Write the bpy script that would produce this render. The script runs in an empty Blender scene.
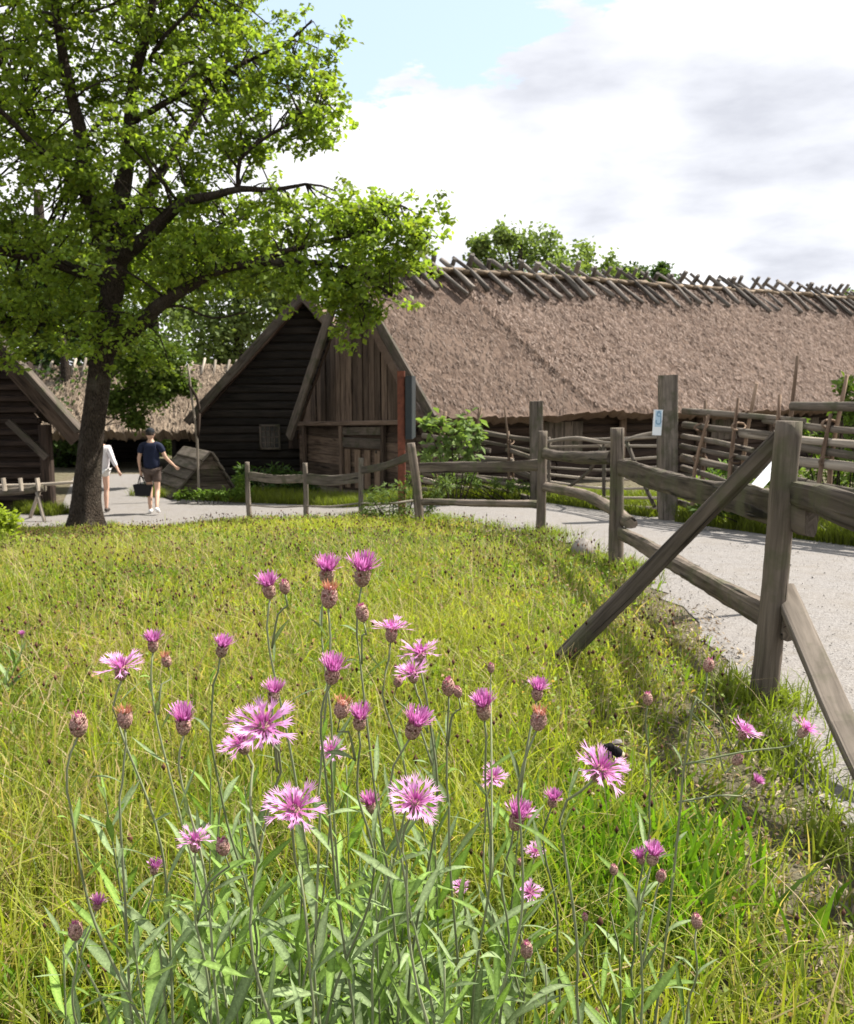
import bpy, bmesh, math, random
import numpy as np
from mathutils import Vector, Matrix, Quaternion
R = math.radians
random.seed(7); rng = np.random.default_rng(7)
S = bpy.context.scene
COL = S.collection

# ------------------------------------------------------------------ camera
H = 1.42                      # eye height above the meadow at the photographer's feet
F = 850.0; CX, CY = 427.0, 512.0; PITCH = R(8.5)
cd = bpy.data.cameras.new('camera'); cam = bpy.data.objects.new('camera', cd); COL.objects.link(cam)
cd.sensor_fit = 'VERTICAL'; cd.sensor_height = 36.0; cd.lens = F / 1024 * 36
cam.location = (0, 0, H); cam.rotation_euler = (R(90) - PITCH, 0, 0)
cd.clip_start = 0.05; cd.clip_end = 2000
cd.dof.use_dof = True; cd.dof.focus_distance = 1.15; cd.dof.aperture_fstop = 16
S.camera = cam

# ------------------------------------------------------------------ sky
SUN_EL, SUN_AZ = R(53), R(68)       # azimuth measured from the viewing direction (+Y) towards the right (+X)
W = bpy.data.worlds.new('World'); S.world = W; W.use_nodes = True
nt = W.node_tree; nt.nodes.clear()
def N(nt, t, **kw):
    n = nt.nodes.new(t)
    for k, v in kw.items():
        if k.startswith('i_'):
            key = k[2:]; key = int(key) if key.isdigit() else key.replace('_', ' ')
            n.inputs[key].default_value = v
        else: setattr(n, k, v)
    return n
def L(nt, a, b): nt.links.new(a, b)
def ramp(nt, fac, stops, interp='LINEAR'):
    n = N(nt, 'ShaderNodeValToRGB'); n.color_ramp.interpolation = interp
    e = n.color_ramp.elements
    while len(e) < len(stops): e.new(.5)
    for k, (p, c) in enumerate(stops):
        e[k].position = p; e[k].color = (c, c, c, 1) if isinstance(c, (int, float)) else tuple(c) + (1,)
    L(nt, fac, n.inputs[0]); return n.outputs[0]
def mth(nt, op, a, b=None, c=None, clamp=False):
    n = N(nt, 'ShaderNodeMath', operation=op); n.use_clamp = clamp
    for k, v in enumerate((a, b, c)):
        if v is None: continue
        if isinstance(v, (int, float)): n.inputs[k].default_value = v
        else: L(nt, v, n.inputs[k])
    return n.outputs[0]
sky = N(nt, 'ShaderNodeTexSky'); sky.sky_type = 'NISHITA'; sky.sun_disc = False
sky.sun_elevation = SUN_EL; sky.sun_rotation = SUN_AZ; sky.air_density = 1.0; sky.dust_density = 1.5
tc = N(nt, 'ShaderNodeTexCoord')
sep = N(nt, 'ShaderNodeSeparateXYZ'); L(nt, tc.outputs['Generated'], sep.inputs[0])
zc = mth(nt, 'ADD', mth(nt, 'MAXIMUM', sep.outputs[2], 0.0), 0.22)
cmb = N(nt, 'ShaderNodeCombineXYZ')
L(nt, mth(nt, 'DIVIDE', sep.outputs[0], zc), cmb.inputs[0]); L(nt, mth(nt, 'DIVIDE', sep.outputs[1], zc), cmb.inputs[1])
L(nt, mth(nt, 'MULTIPLY', sep.outputs[2], 4.0), cmb.inputs[2])
def wnoise(scale, detail, rough, off):
    mp = N(nt, 'ShaderNodeMapping'); mp.inputs['Location'].default_value = off
    L(nt, cmb.outputs[0], mp.inputs[0])
    n = N(nt, 'ShaderNodeTexNoise'); n.inputs['Scale'].default_value = scale; n.inputs['Detail'].default_value = detail
    n.inputs['Roughness'].default_value = rough; L(nt, mp.outputs[0], n.inputs['Vector']); return n.outputs[0]
def dirpatch(px, py, inner, outer):
    """1 inside a cone round the world direction, 0 outside"""
    a = R(0); v = Vector(((px - CX) / F, 1, (CY - py) / F)); v.normalize()
    v = Matrix.Rotation(-PITCH, 3, 'X') @ v
    d = N(nt, 'ShaderNodeVectorMath', operation='DOT_PRODUCT'); d.inputs[1].default_value = v
    nn = N(nt, 'ShaderNodeVectorMath', operation='NORMALIZE'); L(nt, tc.outputs['Generated'], nn.inputs[0]); L(nt, nn.outputs[0], d.inputs[0])
    mr = N(nt, 'ShaderNodeMapRange'); mr.interpolation_type = 'SMOOTHSTEP'
    mr.inputs[1].default_value = math.cos(R(outer)); mr.inputs[2].default_value = math.cos(R(inner))
    L(nt, d.outputs['Value'], mr.inputs[0]); return mr.outputs[0]
n1 = wnoise(3.4, 12, .60, (1.3, .7, 0))
blue = mth(nt, 'ADD', dirpatch(450, -95, 4, 13.2), mth(nt, 'MULTIPLY', dirpatch(290, -10, 2, 8.5), .9), clamp=True)
cov = mth(nt, 'ADD', n1, 0.20)
cov = mth(nt, 'SUBTRACT', cov, mth(nt, 'MULTIPLY', blue, .36))
def sstep(x, a, b):
    mr = N(nt, 'ShaderNodeMapRange'); mr.interpolation_type = 'SMOOTHSTEP'; mr.inputs[1].default_value = a; mr.inputs[2].default_value = b; L(nt, x, mr.inputs[0]); return mr.outputs[0]
cov = mth(nt, 'SUBTRACT', cov, mth(nt, 'MULTIPLY', sstep(sep.outputs[2], .42, .62), .17))      # scattered cloud overhead
cov = mth(nt, 'SUBTRACT', cov, mth(nt, 'MULTIPLY', sstep(mth(nt, 'MULTIPLY', sep.outputs[1], -1.0), -.1, .5), .15))
mask = ramp(nt, cov, [(.43, 0.0), (.49, 1.0)], 'EASE')
n2 = wnoise(1.9, 9, .55, (4.1, 2.2, .4))
grey = mth(nt, 'ADD', mth(nt, 'MULTIPLY', dirpatch(790, 160, 2, 9), .17), mth(nt, 'MULTIPLY', dirpatch(560, 165, 1, 7), .15))
grey = mth(nt, 'ADD', grey, mth(nt, 'MULTIPLY', dirpatch(800, 262, .5, 4.5), .12))
grey = mth(nt, 'ADD', grey, mth(nt, 'SUBTRACT', n2, .06))
ccol = ramp(nt, grey, [(.46, (5.8, 5.8, 5.9)), (.58, (4.3, 4.4, 4.7)), (.74, (3.3, 3.4, 3.75))])
mx = N(nt, 'ShaderNodeMix', data_type='RGBA'); L(nt, mask, mx.inputs[0]); 
hz = N(nt, 'ShaderNodeMix', data_type='RGBA'); hz.inputs[0].default_value = .62
L(nt, sky.outputs[0], hz.inputs[6]); hz.inputs[7].default_value = (4.0, 4.8, 5.5, 1)
L(nt, hz.outputs[2], mx.inputs[6]); L(nt, ccol, mx.inputs[7])
bg = N(nt, 'ShaderNodeBackground'); bg.inputs[1].default_value = 0.1; L(nt, mx.outputs[2], bg.inputs[0])
wo = N(nt, 'ShaderNodeOutputWorld'); L(nt, bg.outputs[0], wo.inputs[0])

# ------------------------------------------------------------------ sun
sd = bpy.data.lights.new('sun', 'SUN'); sd.energy = 5.0; sd.angle = R(.53); sd.color = (1.0, .95, .86)
so = bpy.data.objects.new('sun', sd); COL.objects.link(so)
sdir = Vector((math.sin(SUN_AZ) * math.cos(SUN_EL), math.cos(SUN_AZ) * math.cos(SUN_EL), math.sin(SUN_EL)))
so.rotation_euler = sdir.to_track_quat('Z', 'Y').to_euler(); so.location = (30, 10, 30)
S.view_settings.view_transform = 'Standard'; S.view_settings.look = 'None'
S.view_settings.exposure = 1.2; S.view_settings.gamma = 1.0; S.view_settings.use_curve_mapping = False
S.cycles.use_denoising = True
S.cycles.max_bounces = 6; S.cycles.diffuse_bounces = 3; S.cycles.transmission_bounces = 4; S.cycles.transparent_max_bounces = 8
S.cycles.sample_clamp_indirect = 6

# ------------------------------------------------------------------ projection and terrain
def ray(px, py):
    v = Vector(((px - CX) / F, 1.0, (CY - py) / F))
    return Matrix.Rotation(-PITCH, 3, 'X') @ v
def at(px, py, Y):
    v = ray(px, py); return Vector((v.x * Y / v.y, Y, H + v.z * Y / v.y))
LY = np.array([-20, 0, 3.6, 7.2, 9.9, 11.5, 13, 16, 20, 60, 400]); LZ = np.array([-1.5, -1.42, -1.39, -1.57, -1.78, -1.93, -2.1, -2.55, -2.7, -2.8, -3.0])
L2 = np.array([-1.5, -1.42, -1.41, -1.64, -1.89, -2.12, -2.36, -2.64, -2.72, -2.8, -3.0])
RY = np.array([-20, 0, 3.6, 7.2, 9.9, 11.5, 15.5, 19, 60, 400]); RZ = np.array([-1.5, -1.42, -1.39, -1.57, -1.76, -1.87, -2.1, -2.4, -2.7, -3.0])
_d = np.arange(-20, 400, .25)
def _sm(xs, ys):
    v = np.interp(_d, xs, ys); k = np.hanning(7); k /= k.sum(); return np.convolve(np.pad(v, 3, 'edge'), k, 'valid')
_L, _Rr, _L2 = _sm(LY, LZ), _sm(RY, RZ), _sm(LY, L2)
def gz(x, y):
    x = np.asarray(x, float); y = np.asarray(y, float)
    w = np.clip((x + 2.5) / 3.5, 0, 1); w = w * w * (3 - 2 * w)
    w2 = np.clip((x + 4.8) / 2.2, 0, 1); w2 = w2 * w2 * (3 - 2 * w2)
    z = (1 - w) * (w2 * np.interp(y, _d, _L) + (1 - w2) * np.interp(y, _d, _L2)) + w * np.interp(y, _d, _Rr)
    return z + H
def gpt(px, py, ymax=60):
    v = ray(px, py); v = v / v.y; y = .8
    while y < ymax:
        if H + v.z * y <= float(gz(v.x * y, y)): break
        y += .02
    return Vector((v.x * y, y, float(gz(v.x * y, y))))
def onground(px, Y, dz=0):
    x = (px - CX) / F * Y * 1.0
    for _ in range(3):      # column px at depth Y, standing on the ground
        z = float(gz(x, Y)); fy = Y * math.cos(PITCH) - (z - H) * math.sin(PITCH); x = (px - CX) / F * fy
    return Vector((x, Y, float(gz(x, Y)) + dz))

# ------------------------------------------------------------------ tags and builders
def tag(o, label=None, cat=None, group=None, kind=None):
    if label: o['label'] = label
    if cat: o['category'] = cat
    if group: o['group'] = group
    if kind: o['kind'] = kind
    return o
def empty(name, loc, label, cat, group=None, rz=0):
    o = bpy.data.objects.new(name, None); COL.objects.link(o); o.location = loc; o.rotation_euler = (0, 0, rz)
    o.empty_display_size = .2
    return tag(o, label, cat, group)
def rootinv(o):
    while o.parent: o = o.parent
    return (Matrix.Translation(o.location) @ o.rotation_euler.to_matrix().to_4x4()).inverted()
class MB:
    def __init__(s): s.v = []; s.f = []; s.uv = []; s.var = []; s.sm = []; s.mi = []
    def vert(s, p, var=.5): s.v.append(tuple(p)); s.var.append(var); return len(s.v) - 1
    def face(s, idx, uv=None, smooth=False, mi=0):
        s.f.append(tuple(idx)); s.uv += uv if uv else [(s.v[i][0] + s.v[i][2] * .3, s.v[i][1] + s.v[i][2]) for i in idx]; s.sm.append(smooth); s.mi.append(mi)
    def build(s, name, mat, parent=None):
        me = bpy.data.meshes.new(name); me.from_pydata(s.v, [], s.f)
        if s.f:
            ul = me.uv_layers.new(name='UVMap'); ul.data.foreach_set('uv', np.array(s.uv, dtype=np.float32).ravel())
            a = me.attributes.new('var', 'FLOAT', 'POINT'); a.data.foreach_set('value', np.array(s.var, dtype=np.float32))
            me.polygons.foreach_set('use_smooth', np.array(s.sm, dtype=bool))
            me.polygons.foreach_set('material_index', np.array(s.mi, dtype=np.int32))
        for m in (mat if isinstance(mat, (list, tuple)) else [mat]): me.materials.append(m)
        me.update()
        o = bpy.data.objects.new(name, me); COL.objects.link(o)
        if parent is not None:
            o.parent = parent; o.matrix_parent_inverse = Matrix.Identity(4)
            # geometry is written in world coordinates: bring it into the parent's space
            me.transform(rootinv(parent))
        return o
def catmull(pts, step):
    pts = [Vector(p) for p in pts]
    if len(pts) == 2:
        n = max(1, int(math.ceil((pts[1] - pts[0]).length / step))); return [pts[0].lerp(pts[1], i / n) for i in range(n + 1)]
    P = [2 * pts[0] - pts[1]] + pts + [2 * pts[-1] - pts[-2]]; out = []
    for i in range(1, len(P) - 2):
        p0, p1, p2, p3 = P[i - 1:i + 3]; n = max(1, int(math.ceil((p2 - p1).length / step)))
        for k in range(n):
            t = k / n
            out.append(.5 * ((2 * p1) + (p2 - p0) * t + (2 * p0 - 5 * p1 + 4 * p2 - p3) * t * t + (3 * p1 - p0 - 3 * p2 + p3) * t ** 3))
    out.append(pts[-1]); return out
def beam(mb, pts, a, b=None, p=2, n=10, jit=.05, step=.3, ends=(1, 1), up=None, var=None, wob=0, mi=0, smooth=True):
    """a log (p=2) or plank (p>4) along pts; half size a across, b along 'up'"""
    b = a if b is None else b
    path = catmull(pts, step); m = len(path)
    up = Vector(up) if up else Vector((0, 0, 1)); var = random.random() if var is None else var
    u0 = random.random() * 50; v0 = random.random() * 50; rings = []; dist = 0
    ph = [random.random() * 6.28 for _ in range(6)]
    cum = [0]
    for i in range(1, m): cum.append(cum[-1] + (path[i] - path[i - 1]).length)
    tot = cum[-1] or 1
    for i, c in enumerate(path):
        t = (path[min(i + 1, m - 1)] - path[max(i - 1, 0)]).normalized()
        uu = up - t * up.dot(t)
        if uu.length < .05: uu = Vector((0, 1, 0)) - t * t.y
        uu.normalize(); ss = t.cross(uu)
        q = cum[i] / tot; sc = ends[0] + (ends[1] - ends[0]) * q
        if wob and 0 < i < m - 1: c = c + uu * wob * math.sin(ph[0] + q * 7) * .6 + ss * wob * math.sin(ph[1] + q * 9) * .6
        ring = []
        for k in range(n):
            th = 2 * math.pi * (k + .5) / n; co, si = math.cos(th), math.sin(th)
            x = math.copysign(abs(co) ** (2 / p), co); y = math.copysign(abs(si) ** (2 / p), si)
            j = 1 + jit * (math.sin(ph[2] + 3 * th + cum[i] * 5) * .5 + math.sin(ph[3] + 2 * th - cum[i] * 3) * .5 + random.uniform(-.35, .35))
            ring.append(mb.vert(c + ss * (x * a * sc * j) + uu * (y * b * sc * j), var))
        rings.append(ring)
    per = 2 * math.pi * math.sqrt((a * a + b * b) / 2)
    for i in range(m - 1):
        for k in range(n):
            k2 = (k + 1) % n
            va, vb = v0 + per * k / n, v0 + per * (k + 1) / n; ua, ub = u0 + cum[i], u0 + cum[i + 1]
            mb.face((rings[i][k], rings[i][k2], rings[i + 1][k2], rings[i + 1][k]), [(ua, va), (ua, vb), (ub, vb), (ub, va)], smooth and p < 3, mi)
    mb.face(tuple(reversed(rings[0])), [(u0 + random.random() * .01, v0 + .3 * k / n) for k in range(n)], False, mi)
    mb.face(tuple(rings[-1]), [(u0 + random.random() * .01, v0 + .3 * k / n) for k in range(n)], False, mi)
def slat(mb, q, nn, th=.03, var=None):
    """one board from its four front corners, thickness th along -nn"""
    var = random.random() if var is None else var; q = [Vector(p) for p in q]; b = [p - nn * th for p in q]; u0, v0 = random.random() * 30, random.random() * 30
    e1, e2 = (q[1] - q[0]), (q[3] - q[0]); long1 = e1.length > e2.length; L1, L2 = e1.length, e2.length
    uv = [(0, 0), (L1, 0), (L1, L2), (0, L2)] if long1 else [(0, 0), (0, L1), (L2, L1), (L2, 0)]
    poly(mb, q, [(u0 + a, v0 + c) for a, c in uv], var)
    for i in range(4): j = (i + 1) % 4; poly(mb, [q[i], b[i], b[j], q[j]], [(u0, v0), (u0 + .01, v0), (u0 + .01, v0 + .1), (u0, v0 + .1)], var * .6)
def poly(mb, pts, uvs=None, var=.5, smooth=False, mi=0):
    idx = [mb.vert(p, var) for p in pts]; mb.face(idx, uvs, smooth, mi)
def blob(mb, c, rx, ry, rz, n=10, m=7, jit=0, var=.5, q=None, mi=0):
    rows = []
    for i in range(m + 1):
        th = math.pi * i / m; row = []
        for k in range(n):
            ph = 2 * math.pi * k / n; v = Vector((rx * math.sin(th) * math.cos(ph), ry * math.sin(th) * math.sin(ph), rz * math.cos(th)))
            v *= 1 + random.uniform(-jit, jit)
            if q is not None: v = q @ v
            row.append(mb.vert(Vector(c) + v, var))
        rows.append(row)
    for i in range(m):
        for k in range(n):
            k2 = (k + 1) % n; mb.face((rows[i][k], rows[i + 1][k], rows[i + 1][k2], rows[i][k2]), [(k / n, i / m)] * 4, True, mi)
def npmesh(name, V, Fq, col, mat, parent=None, tri=False):
    """V (n,3); Fq (m,3|4) ; col (n,3) real surface colours"""
    k = Fq.shape[1]; me = bpy.data.meshes.new(name)
    me.vertices.add(len(V)); me.vertices.foreach_set('co', V.astype(np.float32).ravel())
    me.loops.add(Fq.size); me.loops.foreach_set('vertex_index', Fq.astype(np.int32).ravel())
    me.polygons.add(len(Fq)); me.polygons.foreach_set('loop_start', np.arange(0, Fq.size, k, dtype=np.int32))
    me.polygons.foreach_set('loop_total', np.full(len(Fq), k, dtype=np.int32))
    a = me.attributes.new('tint', 'FLOAT_COLOR', 'POINT')
    a.data.foreach_set('color', np.concatenate([col, np.ones((len(V), 1))], 1).astype(np.float32).ravel())
    me.update(calc_edges=True); me.materials.append(mat)
    o = bpy.data.objects.new(name, me); COL.objects.link(o)
    if parent is not None:
        o.parent = parent; me.transform(rootinv(parent))
    return o

# ------------------------------------------------------------------ materials
def pmat(name, rough=.8, spec=.3):
    m = bpy.data.materials.new(name); m.use_nodes = True; t = m.node_tree
    b = t.nodes['Principled BSDF']; b.inputs['Roughness'].default_value = rough
    b.inputs['Specular IOR Level'].default_value = spec
    return m, t, b
def mixc(t, fac, a, b, bt='MIX'):
    n = N(t, 'ShaderNodeMix', data_type='RGBA'); n.blend_type = bt
    for i, v in ((0, fac), (6, a), (7, b)):
        if isinstance(v, (int, float)): n.inputs[i].default_value = v
        elif isinstance(v, tuple): n.inputs[i].default_value = v + (1,) if len(v) == 3 else v
        else: L(t, v, n.inputs[i])
    return n.outputs[2]
def noise(t, vec, scale, detail=4, rough=.55, mscale=None, dist=0):
    if mscale:
        mp = N(t, 'ShaderNodeMapping'); mp.inputs['Scale'].default_value = mscale; L(t, vec, mp.inputs[0]); vec = mp.outputs[0]
    n = N(t, 'ShaderNodeTexNoise'); n.inputs['Scale'].default_value = scale; n.inputs['Detail'].default_value = detail
    n.inputs['Roughness'].default_value = rough; n.inputs['Distortion'].default_value = dist; L(t, vec, n.inputs['Vector']); return n.outputs[0]
def bump(t, b, h, strength=.5, dist=.01):
    n = N(t, 'ShaderNodeBump'); n.inputs['Strength'].default_value = strength; n.inputs['Distance'].default_value = dist
    L(t, h, n.inputs['Height']); L(t, n.outputs[0], b.inputs['Normal'])
def wood(name, dark, light, moss=None, crack=.6, vr=.35, bs=.6):
    m, t, b = pmat(name, .88, .2)
    uv = N(t, 'ShaderNodeUVMap').outputs[0]
    g = noise(t, uv, 1, 6, .6, (2.0, 45, 1), .3); g2 = noise(t, uv, 1, 3, .5, (.9, 7, 1))
    s = mth(t, 'ADD', mth(t, 'MULTIPLY', g, .6), mth(t, 'MULTIPLY', g2, .4))
    c = ramp(t, s, [(.36, dark), (.60, light)])
    at_ = N(t, 'ShaderNodeAttribute', attribute_name='var').outputs['Fac']
    sc = mth(t, 'ADD', mth(t, 'MULTIPLY', at_, 2 * vr), 1 - vr)
    cb = N(t, 'ShaderNodeCombineXYZ'); [L(t, sc, cb.inputs[i]) for i in range(3)]
    c = mixc(t, 1.0, c, cb.outputs[0], 'MULTIPLY')
    ck = ramp(t, noise(t, uv, 1, 2, .5, (1.3, 30, 1), .6), [(.30, 0.0), (.36, 1.0)])
    c = mixc(t, mth(t, 'MULTIPLY', mth(t, 'SUBTRACT', 1.0, ck), crack), c, tuple(x * .25 for x in dark))
    if moss:
        tcn = N(t, 'ShaderNodeTexCoord').outputs['Object']
        mk = ramp(t, noise(t, tcn, 3.5, 5, .65), [(.50, 0.0), (.64, .8)])
        c = mixc(t, mk, c, moss)
    L(t, c, b.inputs['Base Color'])
    hgt = mth(t, 'ADD', mth(t, 'MULTIPLY', g, .5), mth(t, 'MULTIPLY', ck, .7))
    bump(t, b, hgt, bs, .011)
    return m
M = {}
M['fence'] = wood('weathered fence wood', (.026, .020, .015), (.165, .132, .105), (.075, .075, .04), .95, .45, 1.0)
M['fence_far'] = wood('weathered grey wood', (.045, .036, .028), (.165, .138, .112), (.07, .07, .04), .9)
M['rail_warm'] = wood('brown split pole wood', (.080, .048, .032), (.24, .17, .12))
M['pale_pole'] = wood('pale dry pole wood', (.14, .115, .09), (.36, .31, .255), None, .3)
M['dark_log'] = wood('tarred dark timber', (.009, .0075, .0065), (.030, .024, .020), None, .8, .4)
M['board'] = wood('old brown board', (.036, .024, .018), (.145, .102, .076), None, .8, .6)
M['verge'] = wood('grey bargeboard timber', (.040, .033, .027), (.125, .10, .082), (.06, .06, .035))
M['cabin'] = wood('dark brown cabin timber', (.015, .010, .008), (.055, .037, .028), None, .8, .3)
M['ridge'] = wood('grey ridge timber', (.045, .038, .033), (.20, .175, .155), None, .7, .4)
def bark():
    m, t, b = pmat('oak bark', .92, .15)
    tcn = N(t, 'ShaderNodeTexCoord').outputs['Object']
    v = N(t, 'ShaderNodeTexVoronoi'); v.feature = 'F1'; mp = N(t, 'ShaderNodeMapping'); mp.inputs['Scale'].default_value = (14, 14, 3.2)
    nz = noise(t, tcn, 4, 3); ad = N(t, 'ShaderNodeVectorMath', operation='ADD'); L(t, tcn, ad.inputs[0])
    cbn = N(t, 'ShaderNodeCombineXYZ'); L(t, mth(t, 'MULTIPLY', nz, .15), cbn.inputs[0]); L(t, cbn.outputs[0], ad.inputs[1])
    L(t, ad.outputs[0], mp.inputs[0]); L(t, mp.outputs[0], v.inputs['Vector'])
    c = ramp(t, v.outputs['Distance'], [(.1, (.085, .064, .048)), (.75, (.022, .016, .012))])
    mk = ramp(t, noise(t, tcn, 2.2, 6, .7), [(.52, 0.0), (.70, .6)])
    c = mixc(t, mk, c, (.12, .105, .08)); L(t, c, b.inputs['Base Color'])
    bump(t, b, mth(t, 'SUBTRACT', 1.0, v.outputs['Distance']), 1.0, .04); return m
M['bark'] = bark()
def leafmat(name, mul=1.0, trans=.45, rough=.55, spec=.35, tr_col=(1.25, 1.35, .55)):
    m = bpy.data.materials.new(name); m.use_nodes = True; t = m.node_tree; b = t.nodes['Principled BSDF']
    b.inputs['Roughness'].default_value = rough; b.inputs['Specular IOR Level'].default_value = spec
    a = N(t, 'ShaderNodeAttribute', attribute_name='tint').outputs['Color']
    L(t, a, b.inputs['Base Color'])
    tr = N(t, 'ShaderNodeBsdfTranslucent'); c2 = mixc(t, 1.0, a, tr_col, 'MULTIPLY'); L(t, c2, tr.inputs[0])
    mx = N(t, 'ShaderNodeMixShader'); mx.inputs[0].default_value = trans
    L(t, b.outputs[0], mx.inputs[1]); L(t, tr.outputs[0], mx.inputs[2])
    L(t, mx.outputs[0], t.nodes['Material Output'].inputs[0]); return m
M['leaf'] = leafmat('oak leaf', trans=.55, tr_col=(1.45, 1.5, .75))
M['bgleaf'] = leafmat('distant foliage', trans=.4, rough=.7, spec=.2)
M['grass'] = leafmat('grass blade', trans=.5, rough=.55, spec=.35, tr_col=(1.35, 1.5, .55))
M['kleaf'] = leafmat('woolly grey green leaf', trans=.32, rough=.75, spec=.15, tr_col=(1.15, 1.3, .6))
def mottle(m, scale, lo, hi):
    t = m.node_tree; tcn = N(t, 'ShaderNodeTexCoord').outputs['Object']; g = ramp(t, noise(t, tcn, scale, 4, .7), [(.3, lo), (.7, hi)])
    for n in [n for n in t.nodes if n.type == 'ATTRIBUTE']:
        for l in list(n.outputs['Color'].links):
            tgt = l.to_socket; t.links.remove(l); L(t, mixc(t, 1.0, n.outputs['Color'], g, 'MULTIPLY'), tgt)
mottle(M['kleaf'], 260, .62, 1.25)
M['petal'] = leafmat('mauve floret', trans=.35, rough=.6, spec=.2, tr_col=(1.2, .8, 1.2))
def groundmat():
    m, t, b = pmat('meadow soil', .95, .1); tcn = N(t, 'ShaderNodeTexCoord').outputs['Object']
    c = ramp(t, noise(t, tcn, 9, 8, .7), [(.3, (.060, .050, .032)), (.5, (.125, .105, .070)), (.7, (.20, .175, .13))])
    c = mixc(t, ramp(t, noise(t, tcn, .35, 4), [(.45, 0.0), (.6, .3)]), c, (.09, .10, .04))
    L(t, c, b.inputs['Base Color']); bump(t, b, noise(t, tcn, 25, 6, .7), 1, .03); return m
def pathmat():
    m, t, b = pmat('pale gravel', .93, .15); tcn = N(t, 'ShaderNodeTexCoord').outputs['Object']
    v = N(t, 'ShaderNodeTexVoronoi'); v.inputs['Scale'].default_value = 90; L(t, tcn, v.inputs['Vector'])
    v2 = N(t, 'ShaderNodeTexVoronoi'); v2.inputs['Scale'].default_value = 23; L(t, tcn, v2.inputs['Vector'])
    sepc = N(t, 'ShaderNodeSeparateColor'); L(t, v.outputs['Color'], sepc.inputs[0])
    c = ramp(t, sepc.outputs[0], [(0.0, (.145, .135, .128)), (.5, (.195, .181, .172)), (1.0, (.24, .226, .215))])
    c = mixc(t, ramp(t, noise(t, tcn, 1.3, 5, .6), [(.40, .0), (.65, .55)]), c, (.20, .182, .165))
    c = mixc(t, ramp(t, noise(t, tcn, 6, 6, .7), [(.50, .0), (.72, .5)]), c, (.135, .115, .09))
    L(t, c, b.inputs['Base Color'])
    hgt = mth(t, 'ADD', mth(t, 'MULTIPLY', v.outputs['Distance'], .5), noise(t, tcn, 3.0, 6, .7))
    bump(t, b, hgt, .5, .02); return m
M['ground'] = groundmat(); M['path'] = pathmat()
def thatchmat(name, c1, c2, c3, rowdark=.3):
    m, t, b = pmat(name, .95, .1); uv = N(t, 'ShaderNodeUVMap').outputs[0]
    g = noise(t, uv, 1, 6, .75, (60, 9, 1), .5)
    g2 = noise(t, uv, 1, 4, .6, (3.2, 5.0, 1), .4); g3 = noise(t, uv, .45, 3, .5)
    s = mth(t, 'ADD', mth(t, 'MULTIPLY', g, .45), mth(t, 'ADD', mth(t, 'MULTIPLY', g2, .27), mth(t, 'MULTIPLY', g3, .28)))
    c = ramp(t, s, [(.32, c1), (.50, c2), (.72, c3)])
    at_ = N(t, 'ShaderNodeAttribute', attribute_name='var').outputs['Fac']
    cb = N(t, 'ShaderNodeCombineXYZ'); sc = mth(t, 'ADD', mth(t, 'MULTIPLY', at_, .5), .75); [L(t, sc, cb.inputs[i]) for i in range(3)]
    c = mixc(t, 1.0, c, cb.outputs[0], 'MULTIPLY')
    L(t, c, b.inputs['Base Color']); bump(t, b, mth(t, 'ADD', g, mth(t, 'MULTIPLY', g2, .35)), .85, .018); return m
M['thatch'] = thatchmat('old reed thatch', (.055, .036, .028), (.165, .116, .090), (.28, .212, .17))
M['straw'] = leafmat('loose straw ends', trans=.1, rough=.9, spec=.1, tr_col=(1, .9, .7))
M['thatch_pale'] = thatchmat('pale straw thatch', (.09, .066, .046), (.22, .17, .125), (.36, .29, .225))
def flat(name, c, rough=.7, spec=.3, nscale=0, namt=.25, metal=0):
    m, t, b = pmat(name, rough, spec); b.inputs['Metallic'].default_value = metal
    if nscale:
        tcn = N(t, 'ShaderNodeTexCoord').outputs['Object']
        cc = ramp(t, noise(t, tcn, nscale, 5, .65), [(.3, tuple(x * (1 - namt) for x in c)), (.7, tuple(min(1, x * (1 + namt)) for x in c))])
        L(t, cc, b.inputs['Base Color'])
    else: b.inputs['Base Color'].default_value = tuple(c) + (1,)
    return m
# ================================================================== THE SETTING
# ground: one sheet, fine near the camera
def build_ground():
    def axis(a, b, core, fine, coarse):
        v = list(np.arange(-core, core + .01, fine)); x = core
        while x < b: x *= 1.25; v.append(x); v.insert(0, -x)
        return np.array(v)
    xs = axis(0, 500, 22, .35, 1); ys = list(np.arange(-6, 30, .35)); y = 30
    while y < 700: ys.append(y); y *= 1.25
    ys = [-300, -60, -20] + ys; ys = np.array(ys)
    X, Y = np.meshgrid(xs, ys); Z = gz(X, Y)
    mb = MB(); nx = len(xs)
    mb.v = [tuple(p) for p in np.stack([X.ravel(), Y.ravel(), Z.ravel()], 1)]; mb.var = [.5] * len(mb.v)
    for j in range(len(ys) - 1):
        for i in range(nx - 1):
            mb.face((j * nx + i, j * nx + i + 1, (j + 1) * nx + i + 1, (j + 1) * nx + i), [(0, 0)] * 4, True)
    tag(mb.build('ground', M['ground']), kind='structure')
build_ground()
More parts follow.
